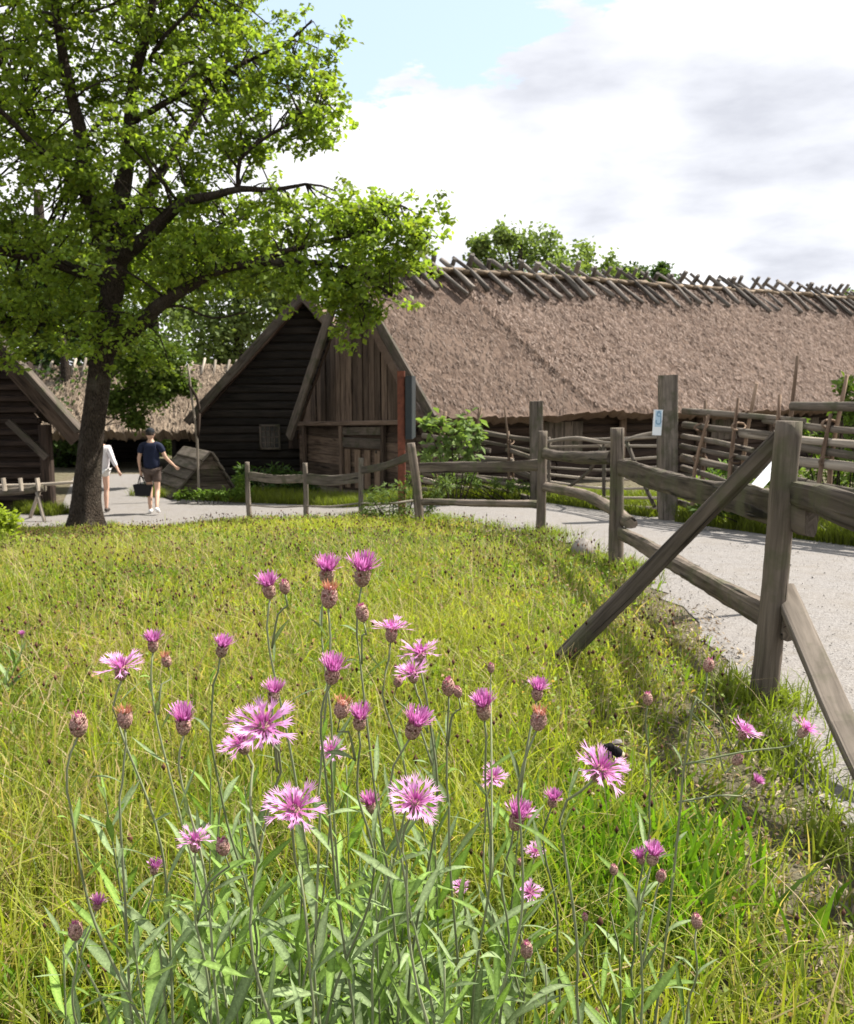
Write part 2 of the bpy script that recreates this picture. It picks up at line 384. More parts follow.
# gravel path : polygon in plan, drawn from points on the photograph's ground
near = [gpt(1180, 1000), gpt(900, 900), gpt(835, 815), gpt(795, 750), gpt(742, 690), gpt(700, 632), gpt(652, 583), gpt(600, 553), gpt(545, 538),
        onground(480, 11.4), onground(430, 12.3), onground(360, 13.0), onground(300, 13.9), onground(220, 14.7), onground(140, 15.6), onground(60, 15.4), onground(-100, 15.6), onground(-500, 16)]
far = [onground(-500, 17.2), onground(-60, 17.3), onground(60, 18.4), onground(75, 26.2), onground(175, 26.2), onground(185, 21.5), onground(250, 19.6), onground(330, 18.4), onground(440, 16.7), onground(530, 15.3),
       onground(560, 16.5), onground(640, 15.8), onground(672, 12.0), onground(770, 10.3), onground(854, 9.1), onground(1000, 7.8), onground(1300, 6.4), onground(1800, 4.5), Vector((9, 3, 0)), Vector((9, -4, 0)), Vector((2.6, -4, 0))]
def ragged(pts):
    out = []; r = random.Random(6)
    for a, b in zip(pts, pts[1:]):
        n = max(1, int((b - a).length / .22)) if a.y < 14 else 1
        for i in range(n):
            p = a.lerp(b, i / n); out.append(p + Vector((r.uniform(-.07, .07), r.uniform(-.05, .05), 0)) if i else p)
    return out + [pts[-1]]
PATH = np.array([(p.x, p.y) for p in ragged(near) + far])
def inside(x, y, P=PATH):
    x = np.asarray(x); y = np.asarray(y); r = np.zeros(x.shape, bool)
    for i in range(len(P)):
        (x1, y1), (x2, y2) = P[i - 1], P[i]
        c = ((y1 > y) != (y2 > y)) & (x < (x2 - x1) * (y - y1) / (y2 - y1 + 1e-12) + x1); r ^= c
    return r
def edgedist(x, y, P=PATH):
    x = np.asarray(x); y = np.asarray(y); d = np.full(x.shape, 1e9)
    for i in range(len(P)):
        a, b = P[i - 1], P[i]; ab = b - a; t = np.clip(((x - a[0]) * ab[0] + (y - a[1]) * ab[1]) / (ab @ ab), 0, 1)
        d = np.minimum(d, np.hypot(x - a[0] - t * ab[0], y - a[1] - t * ab[1]))
    return d
def build_path():
    bm = bmesh.new(); vs = [bm.verts.new((x, y, 0)) for x, y in PATH]; bm.faces.new(vs)
    for ax, lo, hi, st in ((0, -14, 14, .35), (1, 0, 27, .35)):
        for c in np.arange(lo, hi, st):
            co = [0, 0, 0]; no = [0, 0, 0]; co[ax] = c; no[ax] = 1
            bmesh.ops.bisect_plane(bm, geom=bm.verts[:] + bm.edges[:] + bm.faces[:], plane_co=co, plane_no=no)
    for v in bm.verts: v.co.z = float(gz(v.co.x, v.co.y)) + .007
    bmesh.ops.recalc_face_normals(bm, faces=bm.faces)
    me = bpy.data.meshes.new('path'); bm.to_mesh(me); bm.free()
    for p in me.polygons: p.use_smooth = True
    me.materials.append(M['path']); o = bpy.data.objects.new('path', me); COL.objects.link(o); tag(o, kind='structure')
build_path()

def ray_plane(px, py, P0, nrm):
    v = ray(px, py); o = Vector((0, 0, H)); t = (P0 - o).dot(nrm) / v.dot(nrm); return o + v * t

# ================================================================== LONG THATCHED BARN
def build_barn():
    E0 = at(430, 413, 19); u = Vector((.889, .457, 0)).normalized(); n = Vector((-u.y, u.x, 0)); up = Vector((0, 0, 1))
    RZ_ = at(376, 267, 21.67).z; rise = RZ_ - E0.z; HALF = 3.0; LEN = 25.0
    Rp = lambda s, t: E0 + u * s + n * (HALF * t) + up * (rise * t)
    slope_n = (n * -rise + up * HALF).normalized()
    apex = Rp(-.45, 1)
    C1 = E0 + u * .18 + n * .12; C2 = at(300, 431, 23.9)
    gd = Vector((C2.x - C1.x, C2.y - C1.y, 0)); glen = gd.length; gd.normalize(); gn = Vector((gd.y, -gd.x, 0))
    if gn.y > 0: gn = -gn
    base = empty('thatched_barn', (E0.x, E0.y, float(gz(E0.x, E0.y))), 'long low barn with brown thatched roof, crossed ridge timbers and a vertical board gable', 'barn')
    # --- thatch, front slope
    mb = MB(); ns, ntt = 260, 46; rnd = np.random.default_rng(3)
    def seam(t): return 4.6 - 2.6 * t
    nz = rnd.normal(0, 1, (ns + 1, ntt + 1))
    idx = {}
    for i in range(ns + 1):
        for j in range(ntt + 1):
            t = j / ntt - .03; s = -.30 - .45 * max(t, 0) + (LEN + .3 + .45 * t) * i / ns
            th = .0
            rough = s > seam(t)
            if rough: th += .018
            th += (.016 if rough else .004) * nz[i, j] + .035 * math.sin(s * 1.7 + t * 6) * math.sin(t * 9 + s * .4) + (.032 * ((t * 8 + .35 * math.sin(s * 2.2) + .2 * math.sin(s * 5.1)) % 1) if rough else .006 * ((t * 14) % 1))
            th += .02 * math.sin(s * .55)
            sag = -.06 * math.sin(s * .33 + .5) * t - .03 * math.sin(s * .9)
            p = Rp(s, t) + slope_n * th + up * sag
            if j == 0: p += up * (.015 * nz[i, 0]) 
            idx[i, j] = mb.vert(p, .16 + .10 * nz[i, j] * .5 + (.42 if rough else 0) + .1 * math.sin(s * .8))
    for i in range(ns):
        for j in range(ntt):
            s0 = i / ns * LEN; t0 = j / ntt * 4.5
            mb.face((idx[i, j], idx[i + 1, j], idx[i + 1, j + 1], idx[i, j + 1]), [(s0, t0), (s0 + LEN / ns, t0), (s0 + LEN / ns, t0 + 4.5 / ntt), (s0, t0 + 4.5 / ntt)], False)
    # eave underside edge 0.3 m thick
    for i in range(ns):
        a, b = Vector(mb.v[idx[i, 0]]), Vector(mb.v[idx[i + 1, 0]])
        ia = mb.vert(a - slope_n * .26 + n * .05 + up * .02 * nz[i, 1], .05); ib = mb.vert(b - slope_n * .26 + n * .05 + up * .02 * nz[i + 1, 1], .05)
        mb.face((idx[i, 0], ia, ib, idx[i + 1, 0]), [(i * .1, 0), (i * .1, .3), (i * .1 + .1, .3), (i * .1 + .1, 0)], False)
        ic = mb.vert(a - slope_n * .26 + n * 1.0 + up * rise / HALF * .95, .05); id_ = mb.vert(b - slope_n * .26 + n * 1.0 + up * rise / HALF * .95, .05)
        mb.face((ia, ic, id_, ib), None, False)
    # left verge edge and far slope
    for j in range(ntt):
        a, b = Vector(mb.v[idx[0, j]]), Vector(mb.v[idx[0, j + 1]])
        poly(mb, [a, b, b - slope_n * .26, a - slope_n * .26], [(0, j * .1), (0, j * .1 + .1), (.26, j * .1 + .1), (.26, j * .1)], .15)
    bl = at(296, 430, 24.1); far0 = Vector((bl.x, bl.y, bl.z)); far1 = E0 + u * LEN + n * 6; far1.z = E0.z
    K = 40
    for i in range(K):
        a = Rp(-.45, 1).lerp(Rp(LEN, 1), i / K); b = Rp(-.45, 1).lerp(Rp(LEN, 1), (i + 1) / K); c = far0.lerp(far1, (i + 1) / K); d = far0.lerp(far1, i / K)
        poly(mb, [a, b, c, d], [(i * .6, 0), (i * .6 + .6, 0), (i * .6 + .6, 4), (i * .6, 4)], .4, False)
        poly(mb, [d - up * .25, c - up * .25, b - up * .32, a - up * .32], [(0, 0)] * 4, .2)
    e0, e1 = Rp(LEN, 0), Rp(LEN, 1); poly(mb, [e0, far1, e1], [(0, 0), (6, 0), (3, 4)], .4)
    roof = mb.build('roof', M['thatch'], base)
    # loose reed ends lying on the slope
    Nn = 42000; s = rng.uniform(-.3, LEN, Nn); t = rng.uniform(0, .97, Nn); keep = (s > seam(t)) | (rng.random(Nn) < .55); s, t = s[keep], t[keep]; Nn = len(s)
    lo = rng.uniform(.05, .17, Nn); wd = rng.uniform(.006, .014, Nn); sk = rng.normal(0.15, .45, Nn); lift = rng.uniform(.002, .022, Nn)
    rough = (s > seam(t)).astype(float)
    En = np.array(E0); un = np.array(u); nn = np.array(n); dn = np.array((n * HALF + up * rise).normalized()); sn = np.array(slope_n)
    Pb = En + un * s[:, None] + (nn * HALF + np.array([0, 0, rise])) * t[:, None] + sn * (.05 + .06 * rough)[:, None] + np.array([0, 0, 1]) * (-.06 * np.sin(s * .33 + .5) * t - .03 * np.sin(s * .9))[:, None]
    dirv = -dn + un * sk[:, None]; dirv /= np.linalg.norm(dirv, axis=1)[:, None]
    tip = Pb + dirv * lo[:, None] + sn * lift[:, None]; side = np.cross(dirv, sn); 
    V = np.stack([Pb - side * wd[:, None], Pb + side * wd[:, None], tip + side * (wd * .5)[:, None], tip - side * (wd * .5)[:, None]], 1).reshape(-1, 3)
    Fq = np.arange(4 * Nn).reshape(-1, 4); br = rng.random(Nn) ** 1.6
    c = np.outer(1 - br, [.12, .083, .066]) + np.outer(br, [.36, .28, .235]); c *= rng.uniform(.7, 1.15, (Nn, 1)) * (.74 + .26 * rough)[:, None]
    o = npmesh('loose_reed', V, Fq, np.repeat(c, 4, 0), M['straw'], roof); o['kind'] = 'stuff'
    # ridge cap of bundled straw
    mb = MB()
    for k in range(70):
        s = -.5 + k * (LEN + .3) / 70
        beam(mb, [Rp(s, 1) + up * (.03 + random.uniform(-.02, .04)), Rp(s + .42, 1) + up * (.03 + random.uniform(-.02, .04))], .26, .08, 2, 8, .16, 1)
    mb.build('ridge_cap', M['thatch_pale'], base)
    # crossed ridge timbers: one part each
    s = -.35; k = 0; tm = 0
    while s < LEN - .2:
        for side in (1, 0):
            mb = MB(); ln = random.uniform(.75, 1.08); sk = random.uniform(.40, .66) + .12
            a = Rp(s, 1); ph = random.uniform(.10, .30); rad = random.uniform(.055, .095)
            if side:   # on the near slope, top end sticking up beyond the ridge
                lowp = Rp(s + sk * ln * .9, 1 - ln * .20) + slope_n * .15
                top = a + up * (.20 + ph) + n * random.uniform(.12, .25) - u * random.uniform(.1, .25)
            else:
                o_ = u * .12; q = a + o_
                lowp = q + n * (ln * .6) - up * (ln * .62) + u * sk * ln * .3 + up * .15
                top = q + up * (.22 + ph) - n * random.uniform(.10, .2) + u * random.uniform(-.05, .15)
            mid = (lowp + top) / 2 + up * .03
            beam(mb, [top, mid + Vector((random.uniform(-.05, .05), 0, random.uniform(-.02, .05))), lowp], rad, rad * .75, 2.6, 9, .22, .18, (.8, 1.1))
            mb.build('ridge_timber', M['ridge'], base); tm += 1
        s += random.uniform(.36, .60)
    # --- gable wall (boards above, planks below), in the plane C1..C2
    def G(px, py, off=0): return ray_plane(px, py, C1 + gn * off, gn)
    ztieR, ztieL = G(428, 422).z, G(303, 424).z
    gzb = lambda p: float(gz(p.x, p.y)) - .05
    qa = (Vector((apex.x, apex.y, 0)) - Vector((C1.x, C1.y, 0))).dot(gd) / glen
    wall = MB()
    nb = 24
    for i in range(nb):
        q = (i + .5) / nb; P = C1 + gd * glen * q; w = glen / nb * .5
        ztie = ztieR + (ztieL - ztieR) * q
        zt = (E0.z + (apex.z - E0.z) * q / qa if q < qa else apex.z + (C2.z - apex.z) * (q - qa) / (1 - qa)) - .12
        if zt <= ztie + .05: continue
        w *= random.uniform(.82, .97); off = random.choice((0, .02, .035))
        def ztop(qq): return (E0.z + (apex.z - E0.z) * qq / qa if qq < qa else apex.z + (C2.z - apex.z) * (qq - qa) / (1 - qa)) - .06
        dq = w / glen; o_ = gn * (.045 + off); zl, zr = ztop(q - dq), ztop(q + dq)
        slat(wall, [Vector((P.x, P.y, ztie - .02)) - gd * w + o_, Vector((P.x, P.y, ztie - .02)) + gd * w + o_, Vector((P.x, P.y, max(zr, ztie))) + gd * w + o_, Vector((P.x, P.y, max(zl, ztie))) - gd * w + o_], gn, .035)
    # backing and lower plank wall
    A_, B_ = Vector((C1.x, C1.y, 0)), Vector((C1.x, C1.y, 0)) + gd * glen
    zb = min(gzb(C1), gzb(B_))
    Ax, Bx = A_ - gn * .05, B_ - gn * .05
    apx = A_ + gd * glen * qa - gn * .05
    poly(wall, [(Ax.x, Ax.y, zb), (Bx.x, Bx.y, zb), (Bx.x, Bx.y, C2.z - .1), (apx.x, apx.y, apex.z - .15), (Ax.x, Ax.y, E0.z - .1)], None, .2)
    z = zb + .1
    while z < ztieL - .12:
        beam(wall, [Ax + up * z + gn * .055, Bx + up * z + gn * .055], .115, .02, 8, 8, .0, 1, up=tuple(gn), smooth=False); z += .235
    wall.build('gable_wall', M['board'], base)
    fr = MB()
    beam(fr, [G(432, 422, .09), G(300, 424, .09)], .075, .06, 6, 8, .02, .5, smooth=False)
    for px in (304, 341, 383, 424):
        a = G(px, 424, .09); beam(fr, [Vector((a.x, a.y, gzb(a))), a], .07, .05, 6, 8, .02, .5, up=tuple(gn), smooth=False)
    fr.build('frame_post', M['board'], base)
    dr = MB()
    for j, (y0, y1, x0, x1) in enumerate(((427, 435, 343, 381), (437, 447, 343, 381))):
        beam(dr, [G(x0, (y0 + y1) / 2, .08), G(x1, (y0 + y1) / 2 + (2 if j else 0), .08)], (y1 - y0) / 850 * 21.5 / 2, .02, 8, 8, .0, 1, up=tuple(gn), var=.9 - j * .5, smooth=False)
    dr.build('lintel_board', M['verge'], base)
    dr = MB()
    for k in range(4):
        px = 347.5 + k * 10; a = G(px, 449 + k * .6, .07); beam(dr, [Vector((a.x, a.y, gzb(a) + .12)), a], .12, .018, 8, 8, 0, 1, up=tuple(gn), var=.55 + .1 * (k % 2), smooth=False)
    d = dr.build('door', M['rail_warm'], base)
    hb = MB(); a = G(376, 452, .10); blob(hb, a, .03, .03, .04); hb.build('handle', M['verge'], d)
    # bargeboards
    vb = MB(); beam(vb, [G(345, 270, .62), G(289, 437, .55)], .15, .05, 6, 8, .04, .5, up=tuple(gn), smooth=False); vb.build('bargeboard', M['verge'], base)
    vb = MB(); beam(vb, [G(357, 285, .45), G(433, 419, .30)], .13, .045, 6, 8, .04, .5, up=tuple(gn), smooth=False); vb.build('bargeboard', M['verge'], base)
    # --- long wall under the eave
    w0 = C1; wl = MB(); zt_ = E0.z + .35
    wallp = lambda s, z, off=0: Vector(((E0 + u * s + n * (.85 - off)).x, (E0 + u * s + n * (.85 - off)).y, z))
    z = float(gz(wallp(8, 0).x, wallp(8, 0).y)) - .3
    while z < zt_ + .3:
        for s0 in range(0, 24, 4): beam(wl, [wallp(s0 + .02, z), wallp(min(s0 + 3.98, LEN - .3), z)], .12, .12, 3, 8, .04, 1, up=tuple(-n))
        z += .23
    wl.build('long_wall', M['cabin'], base)
    for s0 in (.6, 3.4, 6.0, 8.7, 11.5, 14.5, 18, 22):
        ps = MB(); a = wallp(s0, zt_ + .2, .22); beam(ps, [Vector((a.x, a.y, gzb(a))), a], .09, .09, 4, 8, .05, .5, up=(0, 1, 0)); ps.build('post', M['board'], base)
    # lighter hatch and shutters seen under the eave
    for (s0, s1, y0, dz, v) in ((3.55, 4.75, 0, .85, .95), (9.2, 10.2, 0, .6, .8), (12.3, 13.6, .05, .6, .9)):
        sh = MB(); kk = 4
        for k in range(kk):
            s_ = s0 + (s1 - s0) * (k + .5) / kk; a = wallp(s_, E0.z - .30 - y0, .16); beam(sh, [a - up * dz, a], (s1 - s0) / kk * .48, .02, 8, 8, 0, 1, up=tuple(-n), var=v, smooth=False)
        sh.build('shutter', M['verge'], base)
    ev = MB(); beam(ev, [wallp(0, E0.z + .12, .38), wallp(LEN - .5, E0.z + .12, .38)], .08, .08, 4, 8, .04, .8); ev.build('eave_beam', M['board'], base)
    bk = MB(); a = wallp(0, zb, 0); b_ = wallp(LEN, zb, 0); c = Vector((far1.x, far1.y, zb)); d_ = Vector((C2.x, C2.y, zb)); q1 = d_ + u * .4 - n * .3; q2 = c - n * .4
    for p, q in ((b_, q2), (q2, q1)): poly(bk, [p, q, q + up * (E0.z - zb), p + up * (E0.z - zb)], [(0, 0), (6, 0), (6, 2), (0, 2)], .5)
    tri = e1 - u * .3; poly(bk, [b_ + up * (E0.z - zb) - u * .02, q2 + up * (E0.z - zb) - u * .02, tri], [(0, 0), (6, 0), (3, 3)], .5)
    bk.build('back_wall', M['board'], base)
build_barn()

# ================================================================== DARK LOG HOUSE behind
def thatch_slope(mb, A, B, C, D, nu, nv, jit, var=.5, thick=.22):
    """A-B eave, D-C ridge"""
    A, B, C, D = map(Vector, (A, B, C, D)); nn = (B - A).cross(D - A).normalized()
    if nn.z < 0: nn = -nn
    ids = {}
    for i in range(nu + 1):
        for j in range(nv + 1):
            p = A.lerp(B, i / nu).lerp(D.lerp(C, i / nu), j / nv) + nn * random.gauss(0, jit) + (Vector((0, 0, random.gauss(0, jit * 1.6))) if j == 0 else Vector())
            ids[i, j] = mb.vert(p, var + random.uniform(-.12, .12))
    lu = (B - A).length / nu; lv = (D - A).length / nv
    for i in range(nu):
        for j in range(nv):
            mb.face((ids[i, j], ids[i + 1, j], ids[i + 1, j + 1], ids[i, j + 1]), [(i * lu, j * lv), (i * lu + lu, j * lv), (i * lu + lu, j * lv + lv), (i * lu, j * lv + lv)])
    for i in range(nu):
        a, b = Vector(mb.v[ids[i, 0]]), Vector(mb.v[ids[i + 1, 0]]); poly(mb, [a, b, b - nn * thick, a - nn * thick], [(i * lu, 0), (i * lu + lu, 0), (i * lu + lu, .2), (i * lu, .2)], var * .4)
    for i in (0, nu):
        for j in range(nv):
            a, b = Vector(mb.v[ids[i, j]]), Vector(mb.v[ids[i, j + 1]]); poly(mb, [a, b, b - nn * thick, a - nn * thick], [(j * lv, 0), (j * lv + lv, 0), (j * lv + lv, .2), (j * lv, .2)], var * .5)
    poly(mb, [A - nn * thick, B - nn * thick, C - nn * thick, D - nn * thick], [(0, 0)] * 4, .1)
def build_loghouse():
    Y0 = 24.6; p = at(300, 485, Y0); base = empty('log_house', (p.x, Y0, float(gz(p.x, Y0))), 'black log house with steep gable and one small lattice window, left of the barn', 'house')
    L0, AP, R0 = at(198, 412, Y0), at(302, 296, Y0), at(406, 412, Y0); zg = float(gz(p.x, Y0)) - .1
    w = MB(); z = zg + .12
    while z < AP.z - .15:
        f = max(0, (z - L0.z) / (AP.z - L0.z)); x0 = L0.x + (AP.x - L0.x) * f + .05; x1 = R0.x + (AP.x - R0.x) * f - .05
        ext = .12 * (int(z * 10) % 2) if f == 0 else 0
        if x1 - x0 > .2: beam(w, [(x0 - ext, Y0, z), (x1, Y0, z)], .105, .12, 3.2, 8, .05, .7, up=(0, 0, 1), wob=.01)
        z += .235
    poly(w, [(L0.x, Y0 + .04, zg), (R0.x, Y0 + .04, zg), (R0.x, Y0 + .04, L0.z), (AP.x, Y0 + .04, AP.z), (L0.x, Y0 + .04, L0.z)], None, .1)
    for xx in (L0.x + .02, R0.x - .02): poly(w, [(xx, Y0 + .06, zg), (xx, Y0 + 7, zg), (xx, Y0 + 7, L0.z), (xx, Y0 + .06, L0.z)], None, .3)
    poly(w, [(L0.x, Y0 + 7, zg), (R0.x, Y0 + 7, zg), (R0.x, Y0 + 7, L0.z), (AP.x, Y0 + 7, AP.z), (L0.x, Y0 + 7, L0.z)], None, .3)
    w.build('log_wall', M['dark_log'], base)
    r = MB(); LT = at(187, 419, Y0 - .35); RT = at(417, 419, Y0 - .35); AT = at(302, 291, Y0 - .35)
    bk = Vector((0, 7.8, 0))
    thatch_slope(r, LT, LT + bk, AT + bk, AT, 20, 12, .02, .45); thatch_slope(r, RT, RT + bk, AT + bk, AT, 20, 12, .02, .45)
    r.build('roof', M['thatch'], base)
    for T in (LT, RT):
        v = MB(); beam(v, [T + Vector((0, -.06, -.10)), AT + Vector((0, -.06, -.12))], .12, .04, 6, 8, .03, .5, up=(0, -1, 0), smooth=False); v.build('bargeboard', M['verge'], base)
    for k in range(9):
        f = .08 + k * .1; a = LT.lerp(AT, f) + Vector((-.02, -.14, -.05)); m = MB(); beam(m, [a, a + Vector((.02, .3, .0))], .05, .05, 2, 6, .1, .3); m.build('purlin_end', M['verge'], base)
    c = at(270, 437, Y0 - .16); wn = MB()
    for (x, z, a, b) in ((-.27, 0, .03, .34), (.27, 0, .03, .34), (0, -.33, .29, .03), (0, .33, .29, .03)):
        beam(wn, [c + Vector((x - (a if a > b else 0), 0, z - (b if b > a else 0))), c + Vector((x + (a if a > b else 0), 0, z + (b if b > a else 0)))], .03, .03, 6, 8, 0, 1, up=(0, -1, 0), smooth=False)
    win = wn.build('window', M['verge'], base)
    g = MB(); poly(g, [c + Vector((-.24, .03, -.3)), c + Vector((.24, .03, -.3)), c + Vector((.24, .03, .3)), c + Vector((-.24, .03, .3))]); g.build('pane', flat('dark glass', (.02, .025, .03), .12, .6), win)
    g = MB()
    for k in (-1, 0, 1): beam(g, [c + Vector((k * .13, 0, -.3)), c + Vector((k * .13, 0, .3))], .012, .012, 6, 6, 0, 1, up=(0, -1, 0)); beam(g, [c + Vector((-.24, -.005, k * .16)), c + Vector((.24, -.005, k * .16))], .012, .012, 6, 6, 0, 1, up=(0, -1, 0))
    g.build('lattice', M['verge'], win)
    c2 = at(297, 437, Y0 - .15); g = MB()
    for k in range(4): beam(g, [c2 + Vector((-.18 + k * .13, 0, -.33)), c2 + Vector((-.18 + k * .13, 0, .33))], .06, .02, 8, 8, 0, 1, up=(0, -1, 0), smooth=False)
    g.build('shutter', M['cabin'], base)
build_loghouse()

# ================================================================== THATCHED SHED in the far background
def build_shed():
    Y0 = 27.0; e = at(130, 431, Y0); base = empty('thatched_shed', (e.x, Y0, float(gz(e.x, Y0))), 'open fronted shed with a pale ragged straw roof and pegged ridge, behind the walking couple', 'shed')
    A = at(20, 432, Y0); B = at(330, 430, Y0); D = at(20, 366, Y0 + 2.6); C = at(330, 364, Y0 + 2.6)
    r = MB(); thatch_slope(r, A, B, C, D, 150, 24, .028, .6, .35); bk = Vector((0, 5.4, 0)); A2, B2 = A + bk, B + bk; thatch_slope(r, A2, B2, C, D, 40, 8, .04, .5, .3)
    rf = r.build('roof', M['thatch_pale'], base)
    Nn = 7000; a = rng.random(Nn); b = rng.random(Nn) ** .8; An, Bn, Cn, Dn = (np.array(v) for v in (A, B, C, D))
    P = (An + (Bn - An) * a[:, None]) * (1 - b[:, None]) + (Dn + (Cn - Dn) * a[:, None]) * b[:, None]
    d = (An - Dn) / np.linalg.norm(An - Dn); dv = d + rng.normal(0, .25, (Nn, 3)); dv /= np.linalg.norm(dv, axis=1)[:, None]; l = rng.uniform(.1, .3, Nn)[:, None]
    up_ = np.array([0, -.6, .8]); tip = P + dv * l + up_ * .06; P = P + up_ * .05; sd_ = np.cross(dv, up_) * .012
    V = np.stack([P - sd_, P + sd_, tip], 1).reshape(-1, 3); br = rng.random(Nn)
    c = np.outer(1 - br, [.13, .09, .065]) + np.outer(br, [.42, .335, .25]); o = npmesh('loose_straw', V, np.arange(3 * Nn).reshape(-1, 3), np.repeat(c, 3, 0), M['straw'], rf); o['kind'] = 'stuff'
    for k in range(26):
        x = D.x + .3 + k * (C.x - D.x - .6) / 25 + random.uniform(-.08, .08); m = MB()
        beam(m, [Vector((x, D.y - .5, D.z - .35 + random.uniform(-.05, .05))), Vector((x + random.uniform(-.04, .04), D.y + .02, D.z + .18 + random.uniform(-.04, .1)))], .045, .045, 2, 6, .1, .4); m.build('ridge_peg', M['pale_pole'], base)
    def wallseg(x0, x1, Y, name, mat):
        m = MB(); a = at(x0, 470, Y); b = at(x1, 470, Y); zg = float(gz(a.x, Y)) - .1; z = zg + .1
        while z < e.z + .5: beam(m, [(a.x, Y, z), (b.x, Y, z)], .1, .1, 3, 8, .05, 1); z += .2
        poly(m, [(a.x, Y + .03, zg), (b.x, Y + .03, zg), (b.x, Y + .03, e.z + .6), (a.x, Y + .03, e.z + .6)], None, .2)
        m.build(name, mat, base)
    wallseg(20, 150, Y0 + 3.6, 'back_wall', M['dark_log']); wallseg(176, 330, Y0 + .7, 'side_wall', M['dark_log'])
    for px in (22, 102, 149, 174):
        m = MB(); a = at(px, 432, Y0 + .35); zg = float(gz(a.x, a.y)); beam(m, [Vector((a.x, a.y, zg - .1)), a + Vector((0, 0, .3))], .09, .09, 4, 8, .05, .5, up=(0, 1, 0)); m.build('post', M['dark_log'], base)
    m = MB(); beam(m, [at(20, 430, Y0 + .35) + Vector((0, 0, .05)), at(330, 428, Y0 + .35)], .09, .09, 4, 8, .05, .8); m.build('eave_beam', M['dark_log'], base)
build_shed()

# ================================================================== CABIN on the left edge
def build_cabin():
    Y0 = 18.2; p = at(47, 505, Y0); zg = float(gz(p.x, Y0)); base = empty('timber_cabin', (p.x, Y0, zg), 'brown plank cabin with heavy board roof edge at the left edge of the view', 'cabin')
    EV, AP = at(77, 434, Y0 - .7), at(-72, 268, Y0 - .7); LV = Vector((2 * AP.x - EV.x, EV.y, EV.z)); bk = Vector((-3.4, 6.0, 0)); up = Vector((0, 0, 1))
    wx1 = at(45, 500, Y0).x; wx0 = 2 * AP.x - wx1; w = MB(); z = zg + .05
    while z < AP.z - .25:
        f = max(0, (z + .12 - EV.z - .25) / (AP.z - EV.z)); x1 = min(wx1, EV.x + (AP.x - EV.x) * f - .1) - .0; x0 = 2 * AP.x - x1
        if x1 - x0 > .3: beam(w, [(x0, Y0, z), (x1, Y0, z)], .115, .06, 6, 8, .03, .8, wob=.01, smooth=False)
        z += .235
    w2 = []
    poly(w, [(wx0, Y0 + .05, zg - .1), (wx1, Y0 + .05, zg - .1), (wx1, Y0 + .05, EV.z + .2), (AP.x, Y0 + .05, AP.z - .25), (wx0, Y0 + .05, EV.z + .2)], None, .2)
    for xx in (wx0, wx1): poly(w, [(xx, Y0, zg - .1), (xx - 3.0, Y0 + 5.5, zg - .1), (xx - 3.0, Y0 + 5.5, EV.z + .3), (xx, Y0, EV.z + .3)], None, .3)
    w.build('wall', M['cabin'], base)
    for T in (EV, LV):
        r = MB(); k = 9                                       # roof of long boards running down the slope
        dr = (T - AP); nn = Vector((-dr.z, 0, dr.x)).normalized(); nn = nn if nn.z > 0 else -nn
        kk = 26
        for i in range(kk):
            y = (i + .5) / kk * 6.5; beam(r, [AP + Vector((-y * .55, y, 0)) + nn * (.02 if i % 2 else .05), T + Vector((-y * .55, y, 0)) + nn * (.02 if i % 2 else .05)], .135, .03, 8, 8, .0, 1.2, up=tuple(nn), smooth=False)
        r.build('roof', M['board'] if T is LV else M['verge'], base)
        v = MB(); beam(v, [AP + Vector((0, -.05, -.13)), T + Vector((0, -.05, -.13))], .15, .04, 6, 8, .02, .8, up=(0, -1, 0), smooth=False); v.build('bargeboard', M['board'], base)
        v = MB(); beam(v, [AP + nn * .09 + Vector((0, -.0, 0)), T + nn * .09 + Vector((0, -.0, 0))], .07, .16, 6, 8, .02, .8, up=(0, -1, 0), smooth=False); v.build('verge_log', M['verge'], base)
    m = MB(); a = at(45, 432, Y0 - .3); beam(m, [Vector((a.x, a.y, zg - .05)), a + up * .15], .12, .11, 4, 8, .04, .6, up=(0, -1, 0)); m.build('corner_post', M['cabin'], base)
    m = MB(); beam(m, [at(8, 421, Y0 - .42), at(47, 458, Y0 - .42)], .075, .05, 6, 8, .03, .6, up=(0, -1, 0)); m.build('brace', M['verge'], base)
build_cabin()

# ================================================================== LOW RACK in front of the cabin
def build_rack():
    Y = 16.6; base = empty('low_rail_rack', tuple(onground(40, Y)), 'low rack of pale rail and pegged log in front of the left cabin', 'rack')
    m = MB(); beam(m, [at(-60, 487, Y), at(30, 485, Y), at(78, 482, Y)], .035, .035, 2, 8, .08, .3); m.build('rail', M['pale_pole'], base)
    m = MB(); beam(m, [at(-70, 495, Y), at(0, 492, Y), at(45, 487.5, Y)], .085, .085, 2, 9, .08, .3); m.build('log', M['fence_far'], base)
    for px in (-28, 3, 20, 37):
        m = MB(); beam(m, [at(px, 478, Y - .06), at(px + 2, 491, Y - .09)], .04, .03, 3, 8, .08, .2); m.build('peg', M['pale_pole'], base)
    for px, dx in ((37, 8), (-50, -7)):
        m = MB(); a = at(px, 492, Y - .05); g = onground(px + dx, Y - .25); beam(m, [g - Vector((0, 0, .05)), a], .035, .035, 2, 8, .08, .2); m.build('leg', M['pale_pole'], base)
        m = MB(); g = onground(px - dx, Y + .35); beam(m, [g - Vector((0, 0, .05)), a + Vector((0, .1, 0))], .035, .035, 2, 8, .08, .2); m.build('leg', M['pale_pole'], base)
build_rack()
